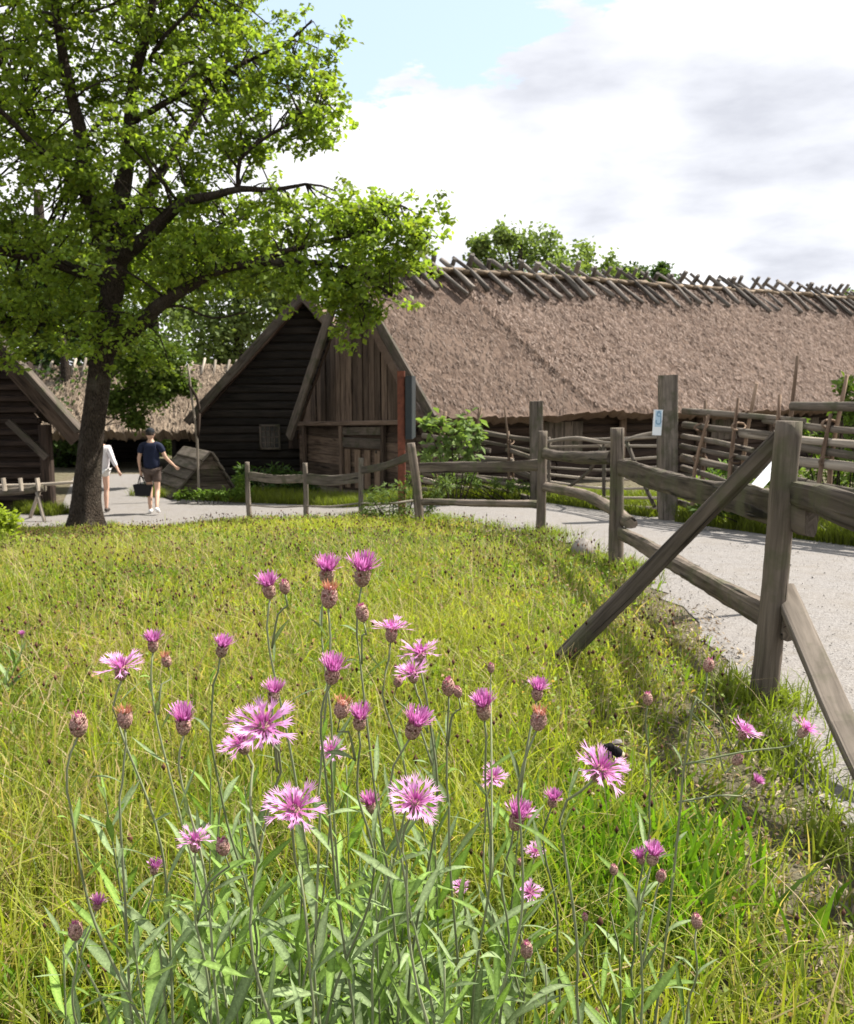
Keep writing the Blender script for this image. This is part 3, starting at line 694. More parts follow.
def build_hatch():
    Y = 20.3; up = Vector((0, 0, 1)); base = empty('cellar_hatch', tuple(onground(205, Y)), 'small tent shaped wooden cover of grey boards standing by the path', 'cellar hatch')
    AP, Lf, Rf = at(209, 452, Y), onground(170, Y), onground(238, Y); AP = Vector((AP.x, Y, AP.z)); zg = float(gz(Rf.x, Y)); Lf.z = Rf.z = zg
    m = MB(); z = zg + .1
    while z < AP.z - .06:
        f = (z - zg) / (AP.z - zg); x0 = Lf.x + (AP.x - Lf.x) * f + .04; x1 = Rf.x + (AP.x - Rf.x) * f - .04
        fa, fb = (z - .085 - zg) / (AP.z - zg), min(1, (z + .085 - zg) / (AP.z - zg)); X_ = lambda T, f: T.x + (AP.x - T.x) * f; yy = Y - random.uniform(0, .012)
        slat(m, [(X_(Lf, fa), yy, z - .085), (X_(Rf, fa), yy, z - .085), (X_(Rf, fb), yy, z + .085), (X_(Lf, fb), yy, z + .085)], Vector((0, -1, 0)), .03)
        z += .178
    m.build('front_board', M['fence'], base)
    for T, nm in ((Lf, 'roof'), (Rf, 'roof')):
        m = MB(); d = (T - AP).normalized(); nn = Vector((-d.z, 0, d.x)); nn = nn if nn.z > 0 else -nn
        sl = (T - AP).length
        for k in range(5): p = AP.lerp(T, (k + .5) / 5) + nn * .035; beam(m, [p + Vector((.10, -.16, 0)), p + Vector((-1.05, 1.7, 0))], sl / 10 * .97, .022, 8, 8, .0, .6, up=tuple(nn), smooth=False)
        m.build('roof', M['fence_far'], base)
build_hatch()
def build_pole():
    Y = 20.0; base = empty('forked_pole', tuple(onground(198, Y)), 'tall thin forked pole leaning above the small wooden hatch', 'pole')
    m = MB(); beam(m, [onground(199, Y), at(197, 440, Y), at(192, 400, Y), at(188, 364, Y)], .03, .03, 2, 8, .1, .3, (1.1, .7)); m.build('pole', M['pale_pole'], base)
    m = MB(); beam(m, [at(198, 436, Y), at(199, 408, Y), at(195, 394, Y), at(188, 384, Y)], .04, .04, 2, 8, .12, .2, (1, .7)); m.build('fork', M['board'], base)
build_pole()

# ================================================================== POST AND RAIL FENCE (foreground)
def build_fence():
    b0 = onground(770, 3.57); base = empty('post_and_rail_fence', tuple(b0), 'weathered post and rail fence with a slanting brace between meadow and gravel path', 'fence')
    W_, Wf = M['fence'], M['fence_far']
    def post(bp, tp, Y, r, mat=W_, lean=0, n=14, p=2.4):
        m = MB(); g = onground(bp[0], Y, -.12); t = at(tp[0], tp[1], Y + lean)
        beam(m, [g, g.lerp(t, .5) + Vector((random.uniform(-.01, .01), 0, 0)), t], r, r, p, n, .09, .07, (1.08, .94)); m.build('post', mat, base)
    post((761, 705), (789, 421), 3.57, .054)
    post((616, 575), (617, 428), 7.2, .060)
    post((541, 538), (543, 431), 9.9, .055)
    post((421, 528), (411, 443), 11.5, .058)
    post((361, 520), (361, 458), 13.3, .040, Wf)
    post((306, 520), (305, 463), 14.4, .042, Wf)
    post((250, 520), (247, 462), 15.6, .045, Wf)
    post((1035, 900), (1060, 492), 2.35, .058)
    def rail(pts, a, b, p=3.2, mat=W_, wob=.010, step=.08, n=12, jit=.12, var=None, ends=(1, 1), up=None):
        m = MB(); beam(m, pts, a, b, p, n, jit, step, ends, var=var, wob=wob, up=up); m.build('rail', mat, base)
    rail([at(621, 468, 7.1), at(700, 491, 4.95), at(764, 506, 3.80), at(812, 519, 3.42)], .030, .075, 4)              # upper plank between the two near posts
    rail([at(622, 533, 7.12), at(700, 578, 4.85), at(792, 628, 3.50)], .040, .058, 3)                # lower
    rail([at(546, 487, 9.85), at(575, 492, 8.9), at(610, 508, 7.7), at(631, 523, 7.02)], .055, .055, 2)
    rail([at(545, 453, 9.85), at(575, 458, 8.6), at(613, 457, 7.28)], .05, .06, 2.4)
    rail([at(421, 468, 11.45), at(480, 467, 10.6), at(540, 465, 9.97)], .035, .068, 4)
    rail([at(423, 502, 11.4), at(480, 503, 10.6), at(540, 505, 9.97)], .045, .045, 2.4)
    rail([at(362, 470, 13.3), at(385, 466, 12.4), at(412, 455, 11.56)], .02, .055, 4, Wf)
    rail([at(306, 479, 14.4), at(335, 480, 13.9), at(361, 478, 13.3)], .02, .085, 5, Wf)
    rail([at(249, 476, 15.6), at(278, 479, 15), at(305, 479, 14.4)], .02, .075, 5, Wf)
    for a, b in (((249, 505, 15.6), (305, 506, 14.4)), ((305, 506, 14.4), (361, 503, 13.3)), ((361, 503, 13.3), (418, 500, 11.5))):
        p, q = at(*a), at(*b); rail([p, (p + q) / 2 - Vector((0, 0, .03)), q], .014, .014, 2, M['pale_pole'], 0, .3, 6)
    # nearest bay, right of the big post: warped wide board and a low one running out of view
    rail([at(778, 492, 3.66), at(815, 497, 3.36), at(850, 510, 3.08), at(1060, 600, 2.42)], .034, .078, 4, jit=.12, wob=.012, ends=(.72, 1.05))
    rail([at(783, 588, 3.64), at(815, 660, 3.22), at(858, 755, 2.80), at(960, 960, 2.35), at(1035, 1100, 2.2)], .048, .022, 6, M['fence_far'], .002, .12, 12, .03, up=(-.15, -.1, 1))
    m = MB(); beam(m, [gpt(540, 672) + Vector((0, 0, -.05)), at(660, 560, 3.98), at(782, 436, 3.68)], .046, .042, 3.2, 14, .08, .07, (1.02, .96)); m.build('brace', W_, base)
build_fence()

# ================================================================== FIELD GATE and its posts
G1, G2 = onground(537, 15.2), onground(668, 11.9)
def gatepost(g, px, py, Y, w, label, name='gate_post'):
    m = MB(); t = at(px, py, Y); beam(m, [g - Vector((0, 0, .1)), Vector((g.x * .5 + t.x * .5, Y, (g.z + t.z) / 2)), t], w, w, 6, 12, .03, .25, up=(0, 1, 0)); o = m.build(name, M['fence_far'])
    return tag(o, label, 'gate post', 'posts of the pole gate')
gatepost(G1, 536, 401, 15.2, .115, 'round topped grey gate post at the left end of the pole gate')
gp = gatepost(G2, 668, 375, 11.9, .118, 'square grey gate post at the right end of the pole gate, tallest post in view')
def build_gate():
    base = empty('pole_gate', tuple((G1 + G2) / 2), 'wide farm gate of thin bleached poles between two grey posts', 'gate')
    a, b = 15.1, 12.05
    def D(px): return a + (b - a) * ((px - 545) / (660 - 545))
    for k, (y0, ym, y1) in enumerate(((440, 439, 437), (447, 446, 446), (459, 461, 457), (467, 470, 467), (474, 479, 478), (481, 488, 488), (490, 497, 498), (501, 505, 508))):
        m = MB(); beam(m, [at(545, y0, D(545)), at(600, ym, D(600)), at(661, y1, D(661))], .022, .022, 2, 8, .1, .3, var=random.random()); m.build('gate_bar', M['pale_pole'], base)
    for pts in (((566, 489), (590, 470), (602, 446)), ((626, 440), (640, 475), (655, 507)), ((549, 437), (549, 506)), ((659, 432), (659, 512)), ((604, 441), (604, 506))):
        m = MB(); beam(m, [at(x, y, D(x) - .05) for x, y in pts], .03, .026, 2.5, 8, .08, .3); m.build('gate_brace', M['fence_far'], base)
    m = MB(); beam(m, [at(545, 442, 14.9), at(575, 438, D(575) - .1), at(610, 443, D(610) - .1), at(640, 436, D(640)), at(661, 432, D(661))], .03, .03, 2, 8, .1, .2); m.build('top_pole', M['pale_pole'], base)
build_gate()
def build_sign():
    Y = 11.76; c = at(657.5, 422.5, Y); hw, hh = .062, .175
    base = empty('trail_sign', tuple(c), 'small pale blue and white sign fixed to the side of the tall square gate post', 'sign')
    wht = flat('white enamel', (.74, .76, .76), .35, .5); blu = flat('blue sign print', (.10, .22, .34), .4, .4); lb = flat('light blue sign print', (.42, .56, .66), .4, .4)
    dz = Vector((.01, 0, 0))
    m = MB(); beam(m, [c - Vector((.006, 0, hh)), c + Vector((.006, 0, hh))], hw, .008, 10, 8, 0, 1, up=(0, -1, 0), smooth=False); plate = m.build('plate', wht, base)
    m = MB(); y = -.0105
    poly(m, [c + Vector((-.04, y, -.06)), c + Vector((.05, y, -.06)), c + Vector((.052, y, .165)), c + Vector((-.034, y, .165))]); m.build('panel', lb, plate)
    m = MB()
    def arc(cx, cz, r, a0, a1, w=.012, yy=-.0135):
        pts = [(cx + r * math.cos(R(a0 + (a1 - a0) * i / 14)), cz + r * math.sin(R(a0 + (a1 - a0) * i / 14))) for i in range(15)]
        for i in range(14):
            (x1, z1), (x2, z2) = pts[i], pts[i + 1]; d = Vector((x2 - x1, 0, z2 - z1)).normalized() * w * .5; nn = Vector((-d.z, 0, d.x))
            A, B = c + Vector((x1, yy, z1)), c + Vector((x2, yy, z2)); poly(m, [A - nn, B - nn, B + nn, A + nn])
    arc(.012, .11, .026, -20, 330, .012); arc(.010, .012, .034, 140, 400, .013); arc(.012, .135, .02, 20, 160, .01)
    poly(m, [c + Vector((.034, -.0135, .03)), c + Vector((.044, -.0135, .03)), c + Vector((.046, -.0135, .09)), c + Vector((.036, -.0135, .09))])
    m.build('symbol', blu, plate)
build_sign()

# ================================================================== ROUNDPOLE FENCES
def roundpole(name, label, P0, P1, nst, top, bot, lev, seed, stake_ext, over=.2, r=.03):
    random.seed(seed); base = empty(name, tuple(P0), label, 'fence')
    d = P1 - P0; Ln = d.length; dn = d.normalized(); nrm = Vector((dn.y, -dn.x, 0)).normalized(); up = Vector((0, 0, 1))
    gzz = lambda q: Vector((P0.x + d.x * q, P0.y + d.y * q, float(gz(P0.x + d.x * q, P0.y + d.y * q))))
    for i in range(nst):
        q = (i + .5) / nst
        for sd_ in (-1, 1):
            m = MB(); g = gzz(q + random.uniform(-.01, .01)); h = top + random.choice(stake_ext)
            beam(m, [g + nrm * sd_ * .09 - up * .15, g + nrm * sd_ * .08 + up * h * .5 + dn * random.uniform(-.03, .03), g + nrm * sd_ * .05 + up * h + dn * random.uniform(-.14, .2)], r * .85, r * .85, 2, 8, .1, .35, (1.15, .65)); m.build('stake', M['rail_warm'], base)
        for k in range(3):
            m = MB(); g = gzz(q) + up * (bot + (top - bot) * (.25 + k * .33)); th0 = 0
            pts = [g + (nrm * math.cos(a) * .13 + dn * math.cos(a + .3) * .02 + up * math.sin(a) * .05) for a in np.linspace(0, 6.28, 9)]
            beam(m, pts, .014, .014, 2, 6, .1, .1); m.build('withy_tie', M['rail_warm'], base)
    for l in range(lev):
        q = -over + random.uniform(-.05, .05) + (l % 3) * .07
        while q < 1.0:
            ln = random.uniform(.42, .62) * max(1, 4.2 / Ln); q2 = min(q + ln, 1.12 + random.uniform(0, .06)); z0 = bot + (top - bot) * l / (lev - 1)
            q1 = max(q, -.01)
            a = gzz(q1) + up * (z0 + .10 + random.uniform(-.03, .03)) + nrm * random.uniform(-.03, .03); b = gzz(q2) + up * (z0 - .10 + random.uniform(-.04, .04)) + nrm * random.uniform(-.03, .03)
            m = MB(); rr = r * random.uniform(.85, 1.5)
            beam(m, [a, a.lerp(b, .5) + up * random.uniform(-.03, .04), b], rr, rr * random.uniform(.9, 1.5), 2.4, 8, .1, .3, (1, random.uniform(.6, .9))); m.build('pole', M['fence_far'] if random.random() < .75 else M['pale_pole'], base)
            q = q2 - .06
            if q2 >= 1.1: break
PR0 = onground(680, 11.95); PR1 = onground(905, 8.6)
roundpole('roundpole_fence', 'roundpole fence of slanting split poles beyond the path, right of the gate', PR0, PR1, 5, 1.42, .14, 9, 21, (.0, .05, .42, .25, .7), r=.036)
PL0 = onground(424, 17.0); PL1 = onground(529, 15.4)
roundpole('roundpole_fence', 'roundpole fence of thin grey poles in front of the barn wall, left of the gate', PL0, PL1, 3, 1.18, .12, 7, 5, (.1, .3, .55), r=.033)
random.seed(99)
def build_redpost():
    Y = 13.6; g = onground(402, Y); base = empty('rust_red_post', tuple(g), 'rust red post with a dark grey panel seen edge on, before the barn gable', 'sign post')
    red = flat('rusted red paint', (.13, .038, .020), .7, .3, 14, .4); gr = flat('dark grey panel paint', (.020, .024, .026), .6, .3, 8, .2)
    m = MB(); beam(m, [g - Vector((0, 0, .1)), at(401, 371, Y)], .062, .062, 6, 12, .01, .4, up=(0, 1, 0)); m.build('post', red, base)
    m = MB(); a, b = at(410.5, 438, Y + .16), at(410.5, 376, Y + .16); beam(m, [a, b], .06, .30, 12, 12, 0, .5, up=(.08, 1, 0), smooth=False); m.build('panel', gr, base)
build_redpost()
def build_info():
    Y = 5.35; g = onground(772, Y); base = empty('info_lectern', tuple(g), 'slanted information board on a dark stand behind the nearest fence post', 'information board')
    wh = flat('white laminated board', (.72, .73, .74), .3, .5); dk = flat('black steel frame', (.02, .02, .022), .5, .4)
    a0, a1, b1, b0 = at(751, 487, Y - .12), at(763, 488, Y - .05), at(795, 452, Y + .25), at(782, 452, Y + .2)
    nn = (a1 - a0).cross(b0 - a0).normalized(); nn = nn if nn.z > 0 else -nn
    m = MB(); top = [a0, a1, b1, b0]; bot = [p - nn * .02 for p in top]; poly(m, top); poly(m, bot[::-1])
    for i in range(4): poly(m, [top[i], bot[i], bot[(i + 1) % 4], top[(i + 1) % 4]])
    m.build('board', wh, base)
    m = MB(); c = (a0 + a1 + b0 + b1) / 4; beam(m, [Vector((c.x + .05, c.y, g.z - .1)), c + Vector((.05, 0, 0)) - nn * .03], .022, .022, 6, 8, 0, .5, up=(0, 1, 0)); beam(m, [a0 - nn * .045, a1 - nn * .045], .02, .02, 6, 8, 0, .5); beam(m, [b0 - nn * .045, b1 - nn * .045], .02, .02, 6, 8, 0, .5); m.build('stand', dk, base)
build_info()
def build_lump():
    p = gpt(583, 556); m = MB(); blob(m, p + Vector((0, 0, .05)), .12, .2, .12, 9, 6, .12); o = m.build('grey_lump', flat('grey stone', (.20, .18, .165), .9, .2, 9, .3)); tag(o, 'small grey stone lying at the path edge beside the fence', 'lump')  # low jittered ellipsoid in mottled grey at the path edge
build_lump()
# ================================================================== TREES
def leafquads(C, size, asp, col, rngl, flat_=.6, droop=0):
    n = len(C); nrm = rngl.normal(0, 1, (n, 3)); nrm[:, 2] = np.abs(nrm[:, 2]) + flat_; nrm /= np.linalg.norm(nrm, axis=1)[:, None]
    d = rngl.normal(0, 1, (n, 3)); d[:, 2] -= droop; d -= nrm * (d * nrm).sum(1)[:, None]; d /= np.linalg.norm(d, axis=1)[:, None] + 1e-9
    s = np.cross(nrm, d); L_ = size[:, None]; Wd = L_ * asp
    mid = C + d * L_ * .55 + nrm * L_ * .08
    V = np.stack([C, mid + s * Wd * .5, C + d * L_ - nrm * L_ * .06, mid - s * Wd * .5], 1).reshape(-1, 3)
    return V, np.arange(4 * n).reshape(-1, 4), np.repeat(col, 4, 0)
def leafcols(n, rngl, base, amp=.25, yellow=.15):
    base = np.array(base); t = rngl.random(n)[:, None]
    c = base * (1 + (rngl.random((n, 1)) - .5) * 2 * amp); c = c + t ** 4 * yellow * np.array([.5, .4, .0]); return np.clip(c, .004, 1)
def build_oak():
    rl = np.random.default_rng(11); random.seed(11)
    g = onground(86, 15.0); base = empty('oak_tree', tuple(g), 'big oak with dark trunk and spreading sunlit crown at the meadow edge', 'tree')
    sk = []  # skeleton samples (pos, radius)
    tr = MB()
    def limb(pts, r0, r1, mb=tr, n=12, step=.25, reg=True):
        P = [at(*p) if not isinstance(p, Vector) else p for p in pts]; beam(mb, P, r0, r0, 2, n, .09, step, (1, r1 / r0), up=(.3, 1, .2))
        if reg:
            c = catmull(P, .2)
            for i, q in enumerate(c): sk.append((q, r0 + (r1 - r0) * i / len(c)))
    # trunk with flare
    T = [g - Vector((0, 0, .2)), at(86, 515, 15), at(87, 480, 15), at(91, 440, 15), at(98, 390, 15), at(104, 345, 15), at(111, 300, 15), at(116, 256, 15)]
    rr = [.33, .25, .215, .20, .20, .20, .19, .19]; path = catmull(T, .12); rings = []; m = len(path); nn = 26
    for i, c in enumerate(path):
        q = i / (m - 1) * (len(T) - 1); k = min(int(q), len(T) - 2); r = rr[k] + (rr[k + 1] - rr[k]) * (q - k); ring = []
        hgt = c.z - g.z
        for a in range(nn):
            th = 2 * math.pi * a / nn; fl = 1 + .26 * max(0, 1 - hgt / .6) ** 2 * (.6 + math.sin(5 * th + 1)) + .05 * math.sin(3 * th + c.z * 2) + .035 * math.sin(7 * th + c.z * 3.1) + random.uniform(-.015, .015)
            ring.append(tr.vert(c + Vector((math.cos(th) * r * fl, math.sin(th) * r * fl, 0)), .5))
        rings.append(ring)
    for i in range(m - 1):
        for a in range(nn):
            a2 = (a + 1) % nn; tr.face((rings[i][a], rings[i][a2], rings[i + 1][a2], rings[i + 1][a]), [(0, 0)] * 4, True)
    limb([(116, 262, 15), (98, 225, 15), (85, 185, 14.8), (82, 140, 14.7), (70, 90, 14.5), (60, 40, 14.3), (50, -40, 14)], .17, .04)
    limb([(117, 262, 15), (118, 215, 15.2), (126, 170, 15.3), (130, 120, 15.3), (136, 70, 15.2), (150, 20, 15), (160, -60, 15)], .17, .04)
    limb([(118, 262, 15), (145, 238, 14.7), (180, 205, 14.3), (215, 195, 14.1), (240, 189, 14), (272, 190, 13.9), (306, 184, 13.9)], .135, .022)
    limb([(110, 285, 15), (60, 264, 15), (20, 255, 14.8), (-30, 243, 14.6), (-100, 215, 14.3)], .12, .03)
    limb([(107, 352, 15), (132, 332, 14.8), (160, 305, 14.4), (190, 286, 14.1), (225, 268, 13.8), (270, 262, 13.5), (320, 263, 13.3), (360, 273, 13.2), (392, 296, 13.1)], .135, .02)
    limb([(238, 266, 13.7), (290, 250, 13.4), (340, 238, 13.2), (385, 228, 13), (428, 238, 12.9)], .055, .012)
    limb([(150, 310, 14.5), (180, 306, 14.3), (212, 318, 14.2), (248, 312, 14.1)], .028, .012, n=7)
    limb([(116, 262, 15), (150, 190, 16.2), (195, 120, 17), (230, 50, 17.4), (250, -30, 17.6)], .12, .03)
    limb([(238, 189, 14), (240, 160, 13.9), (262, 140, 13.8), (300, 118, 13.7), (328, 104, 13.7)], .04, .012)
    limb([(132, 122, 15.3), (180, 95, 15), (240, 65, 14.7), (290, 40, 14.5), (312, 20, 14.4)], .06, .015)
    limb([(150, 60, 15.1), (165, 35, 15), (195, 5, 14.9), (215, -40, 14.9)], .04, .012)
    limb([(106, 345, 15), (60, 330, 14.8), (20, 320, 14.6), (-30, 330, 14.4)], .06, .02)
    limb([(84, 180, 14.8), (40, 150, 14.2), (0, 110, 13.8), (-60, 60, 13.5)], .07, .02)
    limb([(116, 262, 15), (90, 200, 16.2), (40, 130, 17), (0, 60, 17.5), (-40, -20, 18)], .12, .03)
    limb([(165, 300, 14.3), (200, 240, 15.2), (250, 215, 15.8), (300, 205, 16.2)], .05, .015)
    limb([(320, 263, 13.3), (350, 285, 13.1), (365, 315, 13)], .02, .006, n=7); limb([(340, 238, 13.2), (360, 215, 13.1), (400, 205, 13)], .018, .006, n=7)
    SP = np.array([tuple(p) for p, r in sk]); 
    regions = [ # cx cy rx ry  Dmin Dmax  count
        (90, 70, 130, 105, 14.9, 18.4, 118), (50, 230, 115, 80, 14.6, 17.8, 84), (215, 60, 72, 78, 14.2, 16.8, 56), (70, 90, 110, 100, 13.4, 14.6, 26), (50, 220, 100, 70, 13.4, 14.5, 22), (180, 120, 60, 80, 13.4, 14.2, 5), (305, 70, 30, 60, 13.7, 14.8, 17), (318, 125, 26, 28, 13.4, 14.3, 11),
        (225, 150, 62, 45, 13.8, 16, 24), (215, 232, 85, 45, 13.9, 15.8, 44), (325, 226, 68, 34, 12.9, 14.6, 36), (398, 232, 34, 36, 12.7, 13.5, 19), (356, 298, 32, 34, 12.8, 13.5, 19), (290, 282, 55, 18, 12.9, 14.0, 13),
        (40, 325, 95, 34, 13.6, 16.5, 46), (150, 275, 62, 26, 15.2, 16.8, 22), (110, -90, 180, 90, 13, 17.5, 150), (-120, 110, 110, 190, 13, 17.5, 150), (150, 360, 30, 12, 14.2, 15.2, 4), (205, 260, 50, 25, 13.6, 15, 18)]
    gaps = [(192, 122, 16, 17), (345, 172, 48, 13), (288, 8, 16, 16), (300, 158, 26, 12), (236, 182, 26, 8), (275, 110, 10, 14), (345, 45, 20, 40), (250, 300, 40, 14), (190, 325, 50, 12)]
    C = []; 
    for cx, cy, rx, ry, d0, d1, cnt in regions:
        k = 0
        while k < cnt:
            a = rl.uniform(0, 2 * math.pi); r = rl.random() ** .5; px, py = cx + rx * r * math.cos(a), cy + ry * r * math.sin(a)
            if any(((px - gx) / (gw + 7)) ** 2 + ((py - gy) / (gh + 7)) ** 2 < 1 for gx, gy, gw, gh in gaps): continue
            C.append(at(px, py, rl.uniform(d0, d1))); k += 1
    tw = MB(); LC = []; LS = []; tint = []
    for c in C:
        ca = np.array(c); dd = np.linalg.norm(SP - ca, axis=1); j = int(np.argmin(dd + rl.random(len(dd)) * .25)); s = sk[j][0]
        if dd[j] > .12:
            midp = (s + c) / 2 + Vector(rl.normal(0, .10, 3)) + Vector((0, 0, .08)); beam(tw, [s, midp, c], min(.028, .010 + .012 * dd[j]), None, 2, 5, .05, .35, (1, .4))
        shade = rl.uniform(.8, 1.2)
        for q in range(rl.integers(4, 7)):
            tip = ca + rl.normal(0, .21, 3) * np.array([1, 1, .75])
            if rl.random() < .6: beam(tw, [c, Vector(tip)], .006, None, 2, 3, 0, 1, (1, .6))
            k = rl.integers(15, 25); LC.append(tip + rl.normal(0, .066, (k, 3)) * np.array([1, 1, .7])); LS.append(rl.uniform(.078, .132, k)); tint.append(np.full(k, shade * rl.uniform(.88, 1.12)))
    LC = np.concatenate(LC); LS = np.concatenate(LS); tint = np.concatenate(tint)[:, None]
    # colour : young shoot ends lighter
    col = leafcols(len(LC), rl, (.150, .215, .030), .35, .17) * tint
    V, Fq, cc = leafquads(LC, LS, .62, col, rl, .35)
    tr.build('trunk', M['bark'], base); tw.build('twigs', M['bark'], base)
    crown = npmesh('crown', V, Fq, cc, M['leaf'], base)
    # small lit leaf tufts on the trunk
    return base
build_oak()

def bgtree(label, px, D, ztop_py, lobes, leafsize, nper, colr, seed, group='trees beyond the buildings', trunk_r=.3, name='broadleaf_tree', gap=.0):
    """lobes: (px,py,rpx) in the picture, placed at depth D +- their own radius"""
    rl = np.random.default_rng(seed); random.seed(seed); g = onground(px, D)
    base = empty(name, tuple(g), label, 'tree', group); t = MB(); LC = []; LS = []; ct = []
    top = at(px, ztop_py, D); beam(t, [g - Vector((0, 0, .2)), g.lerp(top, .35) + Vector((.2, 0, 0)), top], trunk_r, None, 2, 8, .1, .8, (1.2, .3))
    for (lx, ly, lr) in lobes:
        r = lr / F * D; dz = rl.uniform(-1, 1) * r * .9; c = at(lx, ly, D + dz)
        j = g.lerp(top, min(.95, max(.3, (c.z - g.z) / max(.1, top.z - g.z) * .7))); beam(t, [j, (j + c) / 2 + Vector(rl.normal(0, .2, 3)), c], trunk_r * .28, None, 2, 6, .08, .8, (1, .3))
        nc = max(6, int(nper / 30)); lobe_t = rl.uniform(.82, 1.18)
        for q in range(nc):
            v = rl.normal(0, 1, 3); v /= np.linalg.norm(v); cc = np.array(c) + v * r * rl.uniform(.45, 1.08) * np.array([1, 1, .85])
            LC.append(cc + rl.normal(0, r * .13 + .05, (30, 3))); LS.append(rl.uniform(.7, 1.3, 30) * leafsize); ct.append(np.full(30, lobe_t * rl.uniform(.8, 1.2)))
    LC = np.concatenate(LC); LS = np.concatenate(LS); ct = np.concatenate(ct)[:, None]
    V, Fq, cc = leafquads(LC, LS, .7, leafcols(len(LC), rl, colr, .25, .05) * ct, rl, .3)
    t.build('trunk', M['bark'], base); npmesh('crown', V, Fq, cc, M['bgleaf'], base)
LG = (.15, .20, .065); DG = (.055, .095, .028); MG = (.11, .165, .040)  # LG is lightened so the leaf colour itself carries the distance haze
bgtree('broad tree crown rising above the middle of the barn roof', 520, 38, 245, [(500, 252, 26), (530, 245, 22), (548, 252, 22), (485, 262, 18), (575, 262, 20), (600, 272, 18), (520, 275, 30), (560, 282, 28), (478, 245, 9), (505, 236, 10), (622, 280, 14)], .22, 480, LG, 31)
bgtree('small dark conifer like treetop just showing over the barn ridge', 640, 46, 268, [(618, 272, 11), (632, 276, 12), (650, 279, 12), (662, 270, 8), (668, 279, 9), (640, 290, 18)], .22, 420, DG, 32)
bgtree('treetop tip barely showing above the far right of the barn ridge', 846, 52, 300, [(846, 300, 10), (870, 305, 16)], .22, 500, MG, 39)
bgtree('pale green tree filling the gap left of the log house gable', 235, 38, 250, [(215, 300, 40), (250, 305, 36), (235, 340, 34), (270, 285, 26), (200, 340, 36), (255, 270, 24), (225, 262, 28), (290, 300, 22), (230, 365, 26), (188, 300, 30)], .22, 1300, LG, 33)
bgtree('tall tree behind the straw roofed shed', 150, 43, 150, [(150, 270, 50), (110, 300, 55), (180, 250, 40), (130, 235, 40), (90, 260, 45), (170, 330, 45), (120, 350, 45)], .26, 1500, MG, 34)
bgtree('tall dark tree behind the left cabin roof', 38, 31, 190, [(20, 280, 60), (60, 320, 50), (-20, 330, 60), (50, 265, 45), (70, 380, 34), (20, 370, 50), (90, 330, 36), (-40, 240, 60)], .20, 1700, DG, 35, trunk_r=.45)
bgtree('dense green tree beyond the left edge of the yard', -90, 36, 150, [(-90, 280, 80), (-60, 350, 60), (-150, 330, 80), (-100, 200, 70), (-50, 420, 40), (-170, 420, 60)], .26, 1700, MG, 36)
bgtree('shadowy tree seen through the gap between cabin and oak trunk', 62, 29, 330, [(62, 400, 28), (75, 430, 26), (90, 395, 26), (60, 455, 22), (120, 400, 26)], .16, 1500, DG, 37, trunk_r=.28)
bgtree('leafy green tree seen through the open shed', 160, 34, 400, [(160, 440, 22), (150, 465, 20), (172, 460, 18), (165, 420, 20)], .16, 900, MG, 38, trunk_r=.12)
bgtree('young sunlit tree whose leaves hang over the straw roof of the shed', 90, 22.8, 372, [(125, 378, 18), (150, 375, 18), (172, 380, 14), (140, 398, 17), (160, 395, 14), (118, 402, 13), (175, 360, 16), (150, 350, 18), (118, 356, 18), (185, 385, 10), (135, 420, 8)], .11, 900, (.10, .15, .03), 41, group=None, trunk_r=.07)

def shrub(name, label, cat, D, lobes, leafsize, nper, colr, seed, asp=.55, stemr=.012, group=None, depth=1, mat='bgleaf', kind=None):
    rl = np.random.default_rng(seed); random.seed(seed)
    ax = sum(l[0] for l in lobes) / len(lobes); g = onground(ax, D); base = empty(name, tuple(g), label, cat, group); t = MB(); LC = []; LS = []; ct = []
    for (lx, ly, lr) in lobes:
        r = lr / F * D; c = at(lx, ly, D + rl.uniform(-1, 1) * r * depth); gg = g + Vector((rl.normal(0, .06), rl.normal(0, .06), -.03)); gg.x = gg.x * .6 + c.x * .4; gg.z = float(gz(gg.x, gg.y)) - .03
        beam(t, [gg, (gg + c) / 2 + Vector((rl.normal(0, .04), rl.normal(0, .04), .05)), c], stemr, None, 2, 5, .05, .2, (1, .5))
        v = rl.normal(0, 1, (nper, 3)); v /= np.linalg.norm(v, axis=1)[:, None]; LC.append(np.array(c) + v * r * (rl.random((nper, 1)) ** .5) * 1.1); LS.append(rl.uniform(.65, 1.3, nper) * leafsize); ct.append(np.full(nper, rl.uniform(.8, 1.2)))
    LC = np.concatenate(LC); LS = np.concatenate(LS); ct = np.concatenate(ct)[:, None]
    LC[:, 2] = np.maximum(LC[:, 2], gz(LC[:, 0], LC[:, 1]) + .02)
    V, Fq, cc = leafquads(LC, LS, asp, leafcols(len(LC), rl, colr, .22, .05) * ct, rl, .5)
    t.build('stems', M['bark'], base); npmesh('foliage', V, Fq, cc, M[mat], base)
shrub('leafy_shrub', 'tall leafy shrub with big pale lit leaves growing in front of the barn eave', 'shrub', 14.9, [(437, 425, 11), (452, 432, 12), (470, 424, 12), (462, 440, 12), (440, 445, 12), (478, 438, 8), (430, 460, 10), (450, 458, 12), (428, 425, 6), (470, 455, 9)], .19, 42, (.15, .215, .07), 51, asp=.5)
shrub('sunlit_shrub', 'bright yellow green shrub poking in at the bottom left of the cabin', 'shrub', 9.0, [(2, 532, 14), (-14, 545, 20), (14, 545, 14), (2, 562, 15), (18, 560, 12), (-25, 575, 20), (28, 556, 9), (10, 520, 10), (24, 570, 10), (34, 566, 6), (-2, 515, 9)], .06, 190, (.24, .30, .03), 52)
